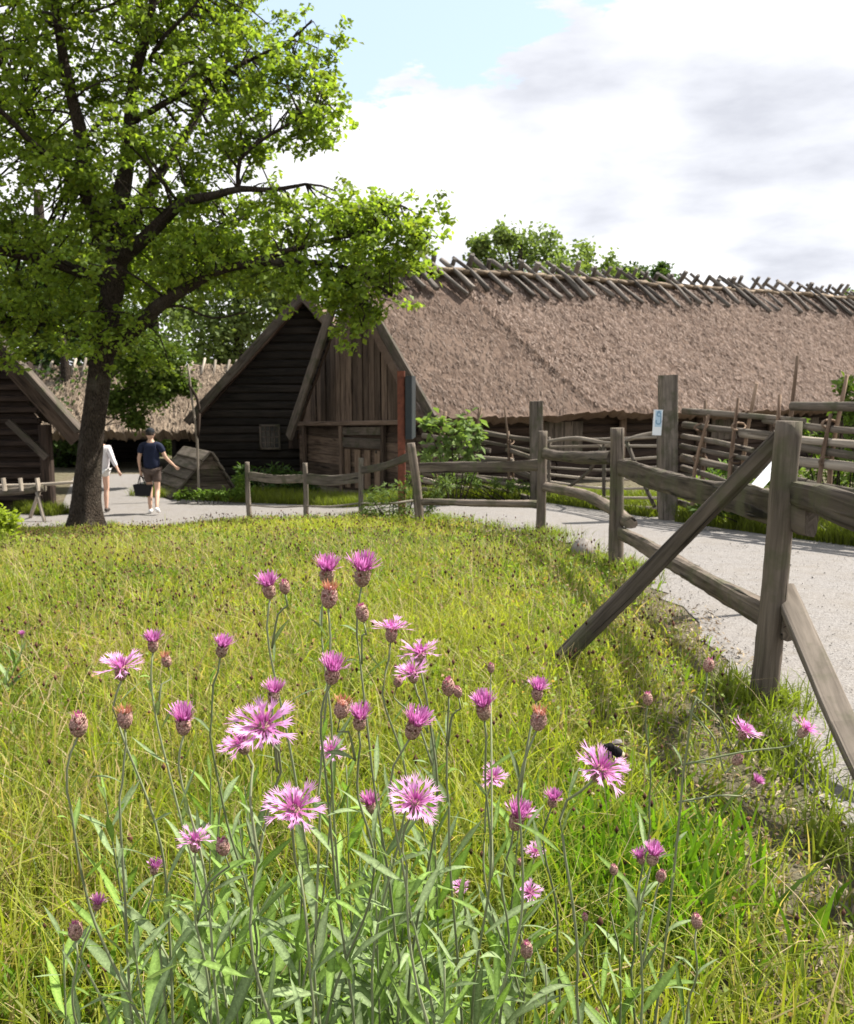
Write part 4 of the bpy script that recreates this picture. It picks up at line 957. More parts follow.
shrub('roadside_shrub', 'bright green shrub reaching over the roundpole fence at the right edge', 'shrub', 10.6, [(846, 388, 10), (858, 400, 14), (842, 412, 9), (856, 424, 12), (870, 380, 16), (800, 428, 7), (826, 438, 8), (812, 446, 7), (868, 445, 18), (785, 455, 8), (838, 458, 10), (878, 480, 18), (890, 510, 18)], .10, 100, (.10, .155, .03), 53)
shrub('lush_undergrowth', 'dark green plants crowding the foot of the roundpole fence by the path', 'plant', 10.5, [(800, 520, 14), (830, 524, 16), (855, 528, 16), (770, 512, 12), (745, 508, 11), (815, 500, 10), (720, 505, 9), (880, 530, 18), (705, 512, 8), (790, 500, 8), (850, 505, 10)], .12, 110, (.05, .085, .02), 54, asp=.35)
shrub('tall_green_plants', 'yellow green leafy plants standing behind the roundpole fence at the right edge', 'plant', 12.6, [(792, 470, 9), (812, 474, 9), (832, 470, 10), (850, 474, 10), (868, 466, 12), (775, 480, 7), (840, 484, 9), (822, 458, 6), (890, 470, 14), (758, 484, 6)], .13, 90, (.13, .19, .035), 61, asp=.35)
shrub('grassy_clump', 'bright grass tuft showing through the gap between gate post and pole fence', 'plant', 13.2, [(722, 470, 7), (732, 476, 6), (712, 478, 6), (742, 482, 5), (700, 484, 5), (728, 490, 8)], .14, 120, (.10, .17, .03), 55, asp=.2)
shrub('fern_patch', 'shaded green ferns growing along the foot of the dark log house', 'plant', 21.8, [(262, 478, 9), (276, 474, 10), (290, 478, 9), (250, 484, 8), (300, 484, 8), (272, 488, 8), (240, 486, 7), (284, 487, 8), (245, 472, 7), (230, 487, 6), (312, 488, 6)], .2, 110, (.06, .11, .03), 56, asp=.3)
shrub('low_green_plants', 'low bright green plants in front of the small wooden hatch', 'plant', 19.4, [(188, 494, 5), (200, 495, 5), (212, 494, 5), (224, 494, 5), (236, 493, 6), (246, 490, 8), (179, 496, 3), (240, 480, 6)], .10, 140, (.11, .18, .03), 57, asp=.4)
shrub('tall_weeds', 'tangle of tall pale weeds around the foot of the rust red post', 'plant', 12.4, [(372, 498, 10), (386, 492, 10), (398, 506, 11), (380, 512, 10), (404, 490, 10), (392, 522, 9), (436, 496, 9), (430, 512, 8), (366, 514, 8), (414, 478, 6), (408, 514, 8), (446, 484, 7)], .10, 120, (.10, .145, .04), 58, asp=.2)
shrub('spurge_clump', 'small patch of yellow green leaves at the meadow edge by the middle fence post', 'plant', 9.2, [(500, 546, 6), (512, 545, 7), (522, 548, 5), (506, 553, 6), (492, 551, 5), (518, 556, 5)], .045, 110, (.26, .30, .02), 59, asp=.45, stemr=.004)
shrub('fence_foot_plants', 'green plants growing through the roundpole fence left of the gate', 'plant', 15.4, [(440, 482, 7), (458, 484, 6), (476, 484, 6), (495, 484, 6), (512, 486, 6), (526, 488, 5), (450, 472, 6), (470, 478, 5), (560, 496, 5), (575, 500, 5), (590, 502, 4), (606, 503, 5), (624, 506, 4), (545, 492, 5), (645, 509, 4)], .12, 90, (.085, .135, .03), 60, asp=.22)

bgtree('roadside tree outside the right edge of the view that throws dappled shade on the path', 1180, 12.5, -80, [(1120, 70, 70), (1200, 90, 80), (1110, 120, 50), (1260, 60, 80), (1180, 30, 60), (1160, 140, 50)], .13, 900, MG, 44, group=None, trunk_r=.22)

# ================================================================== PEOPLE
def skin_mesh(name, verts, edges, radii, mat, parent, head=None, extra=None, sub=2):
    me = bpy.data.meshes.new('tmp'); me.from_pydata([tuple(v) for v in verts], edges, []); o = bpy.data.objects.new('tmp', me); COL.objects.link(o)
    md = o.modifiers.new('s', 'SKIN'); md.use_smooth_shade = True
    for i, r in enumerate(radii): me.skin_vertices[0].data[i].radius = (r, r) if not isinstance(r, tuple) else r
    me.skin_vertices[0].data[0].use_root = True
    sb = o.modifiers.new('b', 'SUBSURF'); sb.levels = sub; sb.render_levels = sub
    dg = bpy.context.evaluated_depsgraph_get(); dg.update(); nm = bpy.data.meshes.new_from_object(o.evaluated_get(dg)); bpy.data.objects.remove(o); bpy.data.meshes.remove(me)
    if head:
        bm = bmesh.new(); bm.from_mesh(nm)
        for fn in head: fn(bm)
        for f in bm.faces: f.smooth = True
        bm.to_mesh(nm); bm.free()
    nm.name = name; nm.materials.clear(); nm.materials.append(mat)
    r = bpy.data.objects.new(name, nm); COL.objects.link(r); r.parent = parent; return r
def ball(c, r, sq=(1, 1, 1), seg=14):
    def f(bm):
        mt = Matrix.Translation(Vector(c)) @ Matrix.Diagonal((sq[0], sq[1], sq[2], 1)); bmesh.ops.create_uvsphere(bm, u_segments=seg, v_segments=seg - 4, radius=r, matrix=mt)
    return f
def person(name_label, g, rz, s, skin, top, bottom, shoe, hair, J, sleeves, cap=None, hairlen=False):
    base = empty('person', tuple(g), name_label, 'person', None, rz); base.scale = (s, s, s)
    V = []; E = []; Rr = []; ix = {}
    def add(k, p, r, par=None):
        ix[k] = len(V); V.append(Vector(p)); Rr.append(r)
        if par: E.append((ix[par], ix[k]))
    add('pel', J['pel'], (.135, .10)); add('wst', J['wst'], (.125, .09), 'pel'); add('cst', J['cst'], (.15, .105), 'wst'); add('nk0', J['nk0'], .07, 'cst'); add('nk', J['nk'], .05, 'nk0'); add('hd', J['hd'] - Vector((0, 0, .05)), .06, 'nk')
    for sd_ in 'LR':
        add('sh' + sd_, J['sh' + sd_], .058, 'nk0'); add('el' + sd_, J['el' + sd_], .040, 'sh' + sd_); add('wr' + sd_, J['wr' + sd_], .026, 'el' + sd_); add('ha' + sd_, J['ha' + sd_], (.036, .018), 'wr' + sd_)
        hv = (J['ha' + sd_] - J['wr' + sd_]).normalized(); sv = hv.cross(Vector((0, 1, 0))).normalized()
        for k, (o_, ln) in enumerate(((-.024, .05), (-.008, .062), (.008, .058), (.024, .045))):
            p = J['ha' + sd_] + sv * o_ + hv * .025; add(f'f{k}{sd_}', p, .009, 'ha' + sd_); add(f'g{k}{sd_}', p + hv * ln * .55 + Vector((0, .008, 0)), .0085, f'f{k}{sd_}'); add(f'h{k}{sd_}', p + hv * ln * .85 + Vector((0, .02, 0)), .007, f'g{k}{sd_}')
        p = J['wr' + sd_].lerp(J['ha' + sd_], .5) + Vector((0, .03, 0)); add('t' + sd_, p, .010, 'wr' + sd_); add('u' + sd_, p + hv * .04 + Vector((0, .02, 0)), .008, 't' + sd_)
        add('hp' + sd_, J['hp' + sd_], .085, 'pel'); add('kn' + sd_, J['kn' + sd_], .056, 'hp' + sd_); m_ = J['kn' + sd_].lerp(J['an' + sd_], .35) + Vector((0, -.012, 0)); add('cf' + sd_, m_, .055, 'kn' + sd_); add('an' + sd_, J['an' + sd_], .034, 'cf' + sd_); add('to' + sd_, J['to' + sd_], .035, 'an' + sd_)
    hc = J['hd']; heads = [ball(hc, .095, (.82, 1.0, 1.18)), ball(hc + Vector((.08, -.005, -.01)), .022, (.4, .8, 1.2), 8), ball(hc + Vector((-.08, -.005, -.01)), .022, (.4, .8, 1.2), 8), ball(hc + Vector((0, .098, -.012)), .016, (.7, 1, 1.3), 8), ball(hc + Vector((0, .088, -.055)), .018, (1.3, .5, .4), 8), ball(hc + Vector((.033, .084, .012)), .012, (1, .6, .7), 8), ball(hc + Vector((-.033, .084, .012)), .012, (1, .6, .7), 8)]
    skin_mesh('body', V, E, Rr, skin, base, heads)
    # shirt
    V2 = [J['pel'] + Vector((0, 0, -.06)), J['wst'], J['cst'], J['nk0']]; R2 = [(.185, .15), (.18, .145), (.185, .135), (.095, .085)]; E2 = [(0, 1), (1, 2), (2, 3)]
    for sd_ in 'LR':
        i = len(V2); V2.append(J['sh' + sd_]); R2.append(.082); E2.append((3, i)); e = J['sh' + sd_].lerp(J['el' + sd_], sleeves if sleeves < 1 else 1); V2.append(e); R2.append(.066 if sleeves < 1 else .055); E2.append((i, i + 1))
        if sleeves > 1: V2.append(J['el' + sd_].lerp(J['wr' + sd_], sleeves - 1)); R2.append(.045); E2.append((i + 1, i + 2))
    skin_mesh('shirt', V2, E2, R2, top, base)
    V3 = [J['pel'] + Vector((0, 0, .03))]; R3 = [(.155, .122)]; E3 = []
    for sd_ in 'LR':
        i = len(V3); V3 += [J['hp' + sd_], J['hp' + sd_].lerp(J['kn' + sd_], J['short'])]; R3 += [.112, .092]; E3 += [(0, i), (i, i + 1)]
    skin_mesh('shorts', V3, E3, R3, bottom, base)
    for sd_ in 'LR':
        a, t_ = J['an' + sd_], J['to' + sd_]; d = (t_ - a); hz_ = Vector((d.x, d.y, 0)).normalized()
        skin_mesh('shoe', [a - hz_ * .05 + Vector((0, 0, -.035)), a + Vector((0, 0, -.02)), (a + t_) / 2, t_ + hz_ * .02], [(0, 1), (1, 2), (2, 3)], [.038, .046, .044, .034], shoe, base)
    bm = bmesh.new(); (ball(hc + Vector((0, -.012, .018)), .100, (.86, 1.0, 1.12)))(bm)
    dl = [v for v in bm.verts if (v.co.y > hc.y + .045 and v.co.z < hc.z + .07) or v.co.z < hc.z - (.09 if hairlen else .045)]; bmesh.ops.delete(bm, geom=dl, context='VERTS'); hm = bpy.data.meshes.new('hair'); bm.to_mesh(hm); bm.free(); hm.materials.append(hair); ho = bpy.data.objects.new('hair', hm); COL.objects.link(ho); ho.parent = base
    if cap:
        bm = bmesh.new(); ball(hc + Vector((0, 0, .045)), .104, (.90, 1.02, .90))(bm); bmesh.ops.delete(bm, geom=[v for v in bm.verts if v.co.z < hc.z + .03], context='VERTS')
        mt = Matrix.Translation(hc + Vector((0, .12, .045))) @ Matrix.Diagonal((1, 1.1, .14, 1)); bmesh.ops.create_uvsphere(bm, u_segments=12, v_segments=8, radius=.07, matrix=mt)
        cm = bpy.data.meshes.new('cap'); bm.to_mesh(cm); bm.free(); cm.materials.append(cap); co_ = bpy.data.objects.new('cap', cm); COL.objects.link(co_); co_.parent = base
    return base
Vc = lambda *a: Vector(a)
skinm = flat('skin', (.52, .33, .24), .55, .35); skin2 = flat('fair skin', (.58, .36, .27), .55, .35)
Jm = dict(pel=Vc(0, 0, .95), wst=Vc(0, .0, 1.12), cst=Vc(0, .01, 1.31), nk0=Vc(0, 0, 1.45), nk=Vc(0, .01, 1.54), hd=Vc(0, .02, 1.665),
    shL=Vc(-.185, 0, 1.43), elL=Vc(-.245, -.03, 1.15), wrL=Vc(-.24, .02, .92), haL=Vc(-.235, .035, .85), shR=Vc(.185, 0, 1.43), elR=Vc(.285, .02, 1.18), wrR=Vc(.41, .12, 1.02), haR=Vc(.46, .15, .965),
    hpL=Vc(-.09, 0, .90), knL=Vc(-.075, .08, .50), anL=Vc(-.08, .03, .09), toL=Vc(-.09, .17, .04), hpR=Vc(.09, 0, .90), knR=Vc(.10, -.02, .50), anR=Vc(.13, -.28, .17), toR=Vc(.14, -.18, .06), short=.62)
gm = onground(154, 17.6)
person('man in navy t-shirt, dark cap and white shoes walking away with a black bag', gm, R(4), 1.0, skinm, flat('navy cotton', (.012, .016, .038), .85, .2, 20), flat('brown grey shorts', (.09, .065, .055), .85, .2, 20), flat('white shoe', (.75, .75, .76), .6, .3), flat('dark hair', (.02, .015, .012), .7, .3), Jm, .62, flat('black cap', (.012, .014, .018), .8, .2))
Jw = dict(pel=Vc(0, 0, .93), wst=Vc(0, .0, 1.09), cst=Vc(0, .01, 1.26), nk0=Vc(0, 0, 1.39), nk=Vc(0, .01, 1.48), hd=Vc(0, .02, 1.60),
    shL=Vc(-.16, 0, 1.37), elL=Vc(-.22, .04, 1.11), wrL=Vc(-.25, .14, .90), haL=Vc(-.25, .18, .83), shR=Vc(.16, 0, 1.37), elR=Vc(.26, -.04, 1.13), wrR=Vc(.36, -.06, .93), haR=Vc(.39, -.06, .86),
    hpL=Vc(-.08, 0, .88), knL=Vc(-.08, -.02, .49), anL=Vc(-.09, -.24, .16), toL=Vc(-.09, -.14, .05), hpR=Vc(.08, 0, .88), knR=Vc(.06, .06, .49), anR=Vc(.05, .01, .09), toR=Vc(.05, .15, .04), short=.35)
person('woman in white blouse and white shorts walking away, half hidden by the oak trunk', onground(104, 17.8), R(0), 1.0, skin2, flat('white cotton', (.68, .64, .66), .85, .2), flat('white shorts', (.72, .70, .68), .85, .2), flat('dark sandal', (.05, .04, .035), .7, .3), flat('brown hair', (.10, .055, .03), .6, .3), Jw, 1.75, None, True)
def build_bag():
    hand = gm + Matrix.Rotation(R(4), 3, 'Z') @ Vc(-.235, .05, .80); base = empty('tote_bag', tuple(hand - Vector((0, 0, .42))), 'black open tote bag hanging from the hand of the walking man', 'bag'); bk = flat('black bag fabric', (.012, .012, .014), .8, .25)
    m = MB(); c = hand - Vector((-.03, 0, .30)); up = Vector((0, 0, 1))
    top = [c + Vector((x * .19, y * .08, .12)) for x, y in ((-1, -1), (1, -1), (1, 1), (-1, 1))]; bot = [c + Vector((x * .15, y * .075, -.12)) for x, y in ((-1, -1), (1, -1), (1, 1), (-1, 1))]
    for i in range(4): j = (i + 1) % 4; poly(m, [bot[i], bot[j], top[j], top[i]]); poly(m, [top[i] * 1 - (top[i] - c) * .05, top[j] - (top[j] - c) * .05, bot[j] + up * .01, bot[i] + up * .01])
    poly(m, bot); m.build('bag_body', bk, base)
    for y in (-1, 1):
        h = MB(); beam(h, [c + Vector((-.09, y * .08, .10)), hand + Vector((-.015, y * .012, .0)), c + Vector((.09, y * .08, .10))], .010, .010, 2, 6, 0, .04); h.build('handle', bk, base)
build_bag()
# ================================================================== MEADOW
def blades(name, X, Y, h, w, lean, colb, colt, rl, mat, segs=3, kind='stuff', zoff=0, prof=(1, .85, .55, .0), curve=1.0):
    n = len(X); Z = gz(X, Y) + zoff; az = rl.uniform(0, 2 * np.pi, n); fa = rl.uniform(0, 2 * np.pi, n)
    ld = np.stack([np.cos(az), np.sin(az), np.zeros(n)], 1); wd = np.stack([np.cos(fa), np.sin(fa), np.zeros(n)], 1)
    P = np.stack([X, Y, Z], 1); rows = []; cols = []
    for k in range(segs + 1):
        t = k / segs; c = P + ld * (lean * h * t ** (1 + curve))[:, None]; c[:, 2] += h * (t - .25 * lean * t ** 2)
        ww = (w * np.interp(t, np.linspace(0, 1, len(prof)), prof))[:, None] * .5 + .0002
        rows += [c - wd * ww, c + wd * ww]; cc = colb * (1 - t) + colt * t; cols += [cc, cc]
    V = np.stack(rows, 1).reshape(-1, 3); cs = np.stack(cols, 1).reshape(-1, 3); m = 2 * (segs + 1); b = (np.arange(n) * m)[:, None]
    Fq = np.concatenate([b + np.array([[2 * k, 2 * k + 1, 2 * k + 3, 2 * k + 2]]) for k in range(segs)], 0)
    o = npmesh(name, V, Fq, cs, mat)
    if kind: o['kind'] = kind
    return o
def vnoise(x, y, s, seed):
    r = np.random.default_rng(seed); g = r.random((64, 64)); x = x * s; y = y * s; xi = np.floor(x).astype(int); yi = np.floor(y).astype(int); fx = x - xi; fy = y - yi; fx = fx * fx * (3 - 2 * fx); fy = fy * fy * (3 - 2 * fy)
    G = lambda a, b: g[a % 64, b % 64]
    return (G(xi, yi) * (1 - fx) + G(xi + 1, yi) * fx) * (1 - fy) + (G(xi, yi + 1) * (1 - fx) + G(xi + 1, yi + 1) * fx) * fy
def scatter(n, y0, y1, rl, side=1.0, pad=.8):
    """points in a fan in front of the photographer, wide enough for a step to the side"""
    y = np.sqrt(rl.random(n) * (y1 * y1 - y0 * y0) + y0 * y0); x = rl.uniform(-1, 1, n) * (y * .56 * side + pad); return x, y
def meadow_keep(x, y, rl, soft=.18):
    ins = inside(x, y); d = edgedist(x, y); d = np.where(ins, -d, d)
    # the dry verge at the lower right is sparse
    farx = inside(x, y, np.array([(-40, 17.0), (-40, 60), (60, 60), (60, -5), (9, -5)] + [tuple(p) for p in PATH[::-1][:0]])) if False else False
    beyond = d > 0
    dens = np.clip((d + .03) / (soft * 2 + .25), 0, 1); dens = np.maximum(dens, .16 * (d > -.22) * (vnoise(x, y, 4.0, 77) > .5))
    return rl.random(len(x)) < dens, d
def leftmeadow(x, y):
    """true on the near side of the path"""
    nx = np.array([p.x for p in near]); ny = np.array([p.y for p in near])
    P = np.array([(nx[0], -6), *zip(nx, ny), (-40, 16), (-40, -6)]); return inside(x, y, P)
def build_meadow():
    rl = np.random.default_rng(5); GR, YG, ST, DK = map(np.array, ((.12, .185, .020), (.37, .37, .058), (.50, .38, .19), (.05, .085, .014)))
    Xs, Ys, Hs, Ws, Ls, CB, CT = [], [], [], [], [], [], []
    for n, y0, y1, hm, wm, side in ((30000, .35, 2.4, .16, .0066, 1.25), (70000, 2.4, 5, .115, .0078, 1.1), (90000, 5, 9, .095, .0095, 1.05), (95000, 9, 16.8, .080, .0135, 1.0)):
        x, y = scatter(n, y0, y1, rl, side, .9); k = leftmeadow(x, y); x, y = x[k], y[k]; k, d = meadow_keep(x, y, rl); x, y, d = x[k], y[k], d[k]
        # verge: sparser and shorter
        pn = vnoise(x + 20, y + 20, .9, 3); pn2 = vnoise(x + 9, y + 3, 3.1, 4); q = rl.random(len(x)); bare = (d < .55) & (q < .35) & (y < 6); 
        dry = (x > .42) & (y < 3.4) & (x > .12 + y * .22) ; kk = ~(bare | (dry & (rl.random(len(x)) < .05))); x, y, d, pn, pn2 = x[kk], y[kk], d[kk], pn[kk], pn2[kk]; m = len(x)
        h = hm * rl.gamma(6, 1 / 6, m) * (.55 + .8 * pn) * np.clip(.45 + d * .5, .45, 1); w = wm * rl.uniform(.6, 1.5, m)
        yl = np.clip(.25 + .75 * pn2 * 1.1 + rl.normal(0, .22, m) + .06 * (y - 3), 0, 1)[:, None]; yl = yl * np.clip(1.15 - .1 * 0, 0, 1)
        st = (rl.random(m) < .06 + .34 * np.clip(vnoise(x + 5, y * .6 + 31, 1.3, 12) * 1.6 - .55, 0, 1))[:, None]
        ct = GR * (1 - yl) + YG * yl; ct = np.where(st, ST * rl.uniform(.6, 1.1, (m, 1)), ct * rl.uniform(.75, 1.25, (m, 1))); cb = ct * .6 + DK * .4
        Xs.append(x); Ys.append(y); Hs.append(h); Ws.append(w); Ls.append(np.abs(rl.normal(.6, .45, m))); CB.append(cb); CT.append(ct)
    X, Y, h, w, l = map(np.concatenate, (Xs, Ys, Hs, Ws, Ls)); CB, CT = np.concatenate(CB), np.concatenate(CT)
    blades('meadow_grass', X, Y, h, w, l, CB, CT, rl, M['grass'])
    # taller thin grass in the nearest metres
    x, y = scatter(3000, .75, 3.0, rl, 1.2, .4); k = leftmeadow(x, y) & (x < .35 + y * .05); x, y = x[k], y[k]; m = len(x); yl = rl.random((m, 1)); ct = (GR * (1 - yl) + YG * yl) * rl.uniform(.7, 1.2, (m, 1))
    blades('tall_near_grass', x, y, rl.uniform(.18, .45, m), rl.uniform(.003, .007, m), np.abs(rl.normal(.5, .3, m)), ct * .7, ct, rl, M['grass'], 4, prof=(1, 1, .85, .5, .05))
    # broad lance leaves low in the sward (plantain, knapweed rosettes)
    x, y = scatter(48000, .5, 10, rl, 1.15, .6); k = leftmeadow(x, y); x, y = x[k], y[k]; k, d = meadow_keep(x, y, rl, .3); cl = vnoise(x, y, 2.3, 8)[k] > .42; x, y = x[k][cl], y[k][cl]; m = len(x)
    GB = np.array((.12, .20, .022)); ct = GB * rl.uniform(.6, 1.4, (m, 1)) + np.array((.04, .02, 0)) * rl.random((m, 1))
    blades('broad_meadow_leaves', x, y, rl.uniform(.04, .14, m), rl.uniform(.008, .021, m), np.abs(rl.normal(.5, .3, m)), ct * .8, ct, rl, M['grass'], 4, prof=(.35, .8, 1, .7, .05), curve=.8)
    # tuft of lush leaves below the middle of the frame
    c = np.array([(P.x, P.y) for P in (gpt(560, 900), gpt(600, 870), gpt(700, 880), gpt(640, 930), gpt(520, 880), gpt(620, 900), gpt(300, 1000), gpt(200, 980), gpt(120, 1000), gpt(380, 1010))])
    i = rl.integers(0, len(c), 1300); x = c[i, 0] + rl.normal(0, .11, 1300); y = c[i, 1] + rl.normal(0, .13, 1300); m = 1300; ct = np.array((.12, .22, .018)) * rl.uniform(.6, 1.35, (m, 1))
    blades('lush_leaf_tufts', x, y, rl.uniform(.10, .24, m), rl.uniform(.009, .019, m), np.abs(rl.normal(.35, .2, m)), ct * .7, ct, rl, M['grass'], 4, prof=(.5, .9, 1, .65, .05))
    # small weed and clover leaves, living and dead, all through the sward
    cs_ = []
    for n, y0, y1, sz in ((16000, .7, 3, .012), (34000, 3, 7, .018), (36000, 7, 15.5, .028)):
        x, y = scatter(n, y0, y1, rl, 1.1, .7); k = leftmeadow(x, y); x, y = x[k], y[k]; k, d = meadow_keep(x, y, rl, .15); x, y = x[k], y[k]; m = len(x); dead = rl.random((m, 1)) < (.18 + .3 * vnoise(x, y, .8, 21)[:, None])
        c = np.where(dead, np.array((.30, .18, .09)) * rl.uniform(.35, 1.4, (m, 1)), np.array((.20, .27, .035)) * rl.uniform(.45, 1.5, (m, 1))); cs_.append((np.stack([x, y, gz(x, y) + rl.uniform(.01, .11, m)], 1), rl.uniform(.6, 1.8, m) * sz, c))
    V, Fq, cc = leafquads(np.concatenate([a[0] for a in cs_]), np.concatenate([a[1] for a in cs_]), .55, np.concatenate([a[2] for a in cs_]), rl, .5); o = npmesh('small_meadow_weeds', V, Fq, cc, M['grass']); o['kind'] = 'stuff'
    # dry bent stalks
    x, y = scatter(9000, .8, 9, rl, 1.1, .6); k = leftmeadow(x, y); x, y = x[k], y[k]; k, d = meadow_keep(x, y, rl, .2); x, y = x[k], y[k]; m = len(x); ct = np.array((.42, .33, .19)) * rl.uniform(.5, 1.15, (m, 1))
    blades('dry_grass_stalks', x, y, rl.uniform(.12, .32, m), rl.uniform(.0014, .0026, m), np.abs(rl.normal(.5, .45, m)), ct, ct, rl, M['straw'], 4, prof=(1, 1, .9, .7, .5))
    # litter of dead bits on the dry verge
    x, y = scatter(36000, .8, 5.5, rl, 1.15, .6); k = leftmeadow(x, y) | (edgedist(x, y) < .12); x, y = x[k], y[k]; d = edgedist(x, y); k = (rl.random(len(x)) < np.where(d < 1.0, .45, .3)); x, y = x[k], y[k]; m = len(x); br = rl.random((m, 1)); ct = np.array((.10, .065, .04)) * (1 - br) + np.array((.42, .35, .25)) * br
    C = np.stack([x, y, gz(x, y) + .012 + rl.random(m) * .03], 1); V, Fq, cc = leafquads(C, rl.uniform(.015, .05, m), .25, ct, rl, 1.5); o = npmesh('dead_leaf_litter', V, Fq, cc, M['straw']); o['kind'] = 'stuff'
    # small dark seed heads standing over the sward
    N_ = 17000; x, y = scatter(N_, 1.4, 15.5, rl, 1.0, .5); k = leftmeadow(x, y) & (rl.random(N_) < np.clip(1.5 - y * .1, .15, 1)) & (rl.random(N_) < np.clip(vnoise(x + 3, y + 8, 1.7, 55) * 2.2 - .45, .08, 1)) & (edgedist(x, y) > .12); x, y = x[k], y[k]; N_ = len(x)
    hh = rl.uniform(.10, .27, N_) * np.clip(1.1 - y * .03, .6, 1); dx = rl.normal(0, .04, N_); dy = rl.normal(0, .04, N_); z = gz(x, y)
    B = np.stack([x, y, z], 1); T_ = np.stack([x + dx, y + dy, z + hh], 1); r = rl.uniform(.0035, .0080, N_) * (1 + y * .035); hl = r * rl.uniform(1.0, 2.2, N_); Vs = []; 
    e = np.eye(3); a = [T_ + np.array(v) * r[:, None] for v in ((1, 0, 0), (0, 1, 0), (-1, 0, 0), (0, -1, 0))] + [T_ + np.outer(hl, [0, 0, 1]), T_ - np.outer(hl, [0, 0, 1])]
    sw = (.0009 + .00022 * y)[:, None]; st = [B - [1, 0, 0] * sw, B + [1, 0, 0] * sw, T_ + [1, 0, 0] * sw]
    V = np.stack(a + st, 1).reshape(-1, 3); b = (np.arange(N_) * 9)[:, None]
    Fq = np.concatenate([b + np.array([f]) for f in ((0, 1, 4), (1, 2, 4), (2, 3, 4), (3, 0, 4), (1, 0, 5), (2, 1, 5), (3, 2, 5), (0, 3, 5), (6, 7, 8))], 0)
    ch = np.array((.055, .026, .018)) * rl.uniform(.5, 2.6, (N_, 1)); cst = np.tile(np.array((.16, .14, .06)), (N_, 1)); cc = np.stack([ch] * 6 + [cst] * 3, 1).reshape(-1, 3)
    o = npmesh('dark_seed_heads', V, Fq, cc, M['straw']); o['kind'] = 'stuff'
    # tufts round the feet of the near posts and along the ragged meadow edge
    X, Y = [], []
    for p, sg, n in ((onground(765, 3.57), .10, 420), (onground(616, 7.2), .16, 500), (onground(541, 9.9), .2, 450), (onground(421, 11.5), .25, 500), (gpt(548, 668), .12, 300), (onground(361, 13.3), .25, 350), (onground(306, 14.4), .25, 350), (onground(250, 15.6), .25, 350)):
        X.append(p.x + rl.normal(0, sg, n)); Y.append(p.y + rl.normal(0, sg * .8, n))
    for i in range(60):
        j = rl.integers(0, len(near) * 1); a = near[j % len(near)]; b = near[(j + 1) % len(near)] if j + 1 < len(near) else a; t = rl.random(); n = 60; X.append(a.x + (b.x - a.x) * t + rl.normal(-.05, .09, n)); Y.append(a.y + (b.y - a.y) * t + rl.normal(0, .09, n))
    X = np.concatenate(X); Y = np.concatenate(Y); k = Y > 1.2; X, Y = X[k], Y[k]; m = len(X); ct = (GR * .7 + YG * .35) * rl.uniform(.6, 1.3, (m, 1))
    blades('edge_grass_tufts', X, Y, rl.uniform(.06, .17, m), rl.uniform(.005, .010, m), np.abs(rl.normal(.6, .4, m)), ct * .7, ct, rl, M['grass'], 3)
    # strip of grass beyond the path
    Xs, Ys = [], []
    for (px0, D0, px1, D1, wd, n) in ((150, 21.6, 330, 19.4, 1.6, 9000), (330, 18.9, 450, 17.2, 1.3, 8000), (440, 17.0, 530, 15.7, 1.0, 6000), (545, 15.4, 662, 12.3, .5, 4500), (690, 11.7, 900, 8.5, .55, 6500), (20, 17.9, 62, 17.4, .5, 2500), (545, 16.5, 700, 14.6, .8, 4000), (690, 13.6, 960, 9.9, 2.6, 9000)):
        a, b = onground(px0, D0), onground(px1, D1); t = rl.random(n); u_ = rl.uniform(-1, 1, n) * wd * .5; d = (b - a).normalized(); Xs.append(a.x + (b.x - a.x) * t - d.y * u_); Ys.append(a.y + (b.y - a.y) * t + d.x * u_)
    X = np.concatenate(Xs); Y = np.concatenate(Ys); m = len(X); ct = (GR * .45 + YG * .30) * rl.uniform(.6, 1.3, (m, 1))
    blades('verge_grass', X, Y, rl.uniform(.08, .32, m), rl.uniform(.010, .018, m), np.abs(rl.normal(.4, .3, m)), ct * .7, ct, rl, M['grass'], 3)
    # loose gravel on the near part of the path
    N_ = 30000; x, y = scatter(N_, 1.8, 9, rl, 1.3, .5); dd_ = edgedist(x, y); k = (inside(x, y) & (rl.random(N_) < .28)) | ((dd_ < .7) & (rl.random(N_) < np.exp(-dd_ * 3.5))); x, y = x[k], y[k]; N_ = len(x); r = rl.gamma(3, .0010, N_) + .0012
    C = np.stack([x, y, gz(x, y) + .014 + r * .3], 1); a = [C + np.array(v) * (r * rl.uniform(.7, 1.3, N_))[:, None] for v in ((1, 0, 0), (0, 1, 0), (-1, 0, 0), (0, -1, 0), (0, 0, .7), (0, 0, -.7))]
    V = np.stack(a, 1).reshape(-1, 3); b = (np.arange(N_) * 6)[:, None]; Fq = np.concatenate([b + np.array([f]) for f in ((0, 1, 4), (1, 2, 4), (2, 3, 4), (3, 0, 4), (1, 0, 5), (2, 1, 5), (3, 2, 5), (0, 3, 5))], 0)
    g = rl.random((N_, 1)); cc = np.repeat(np.array((.19, .175, .16)) * (1 - g) + np.array((.36, .335, .31)) * g, 6, 0); o = npmesh('loose_gravel', V, Fq, cc, M['straw']); o['kind'] = 'stuff'
build_meadow()

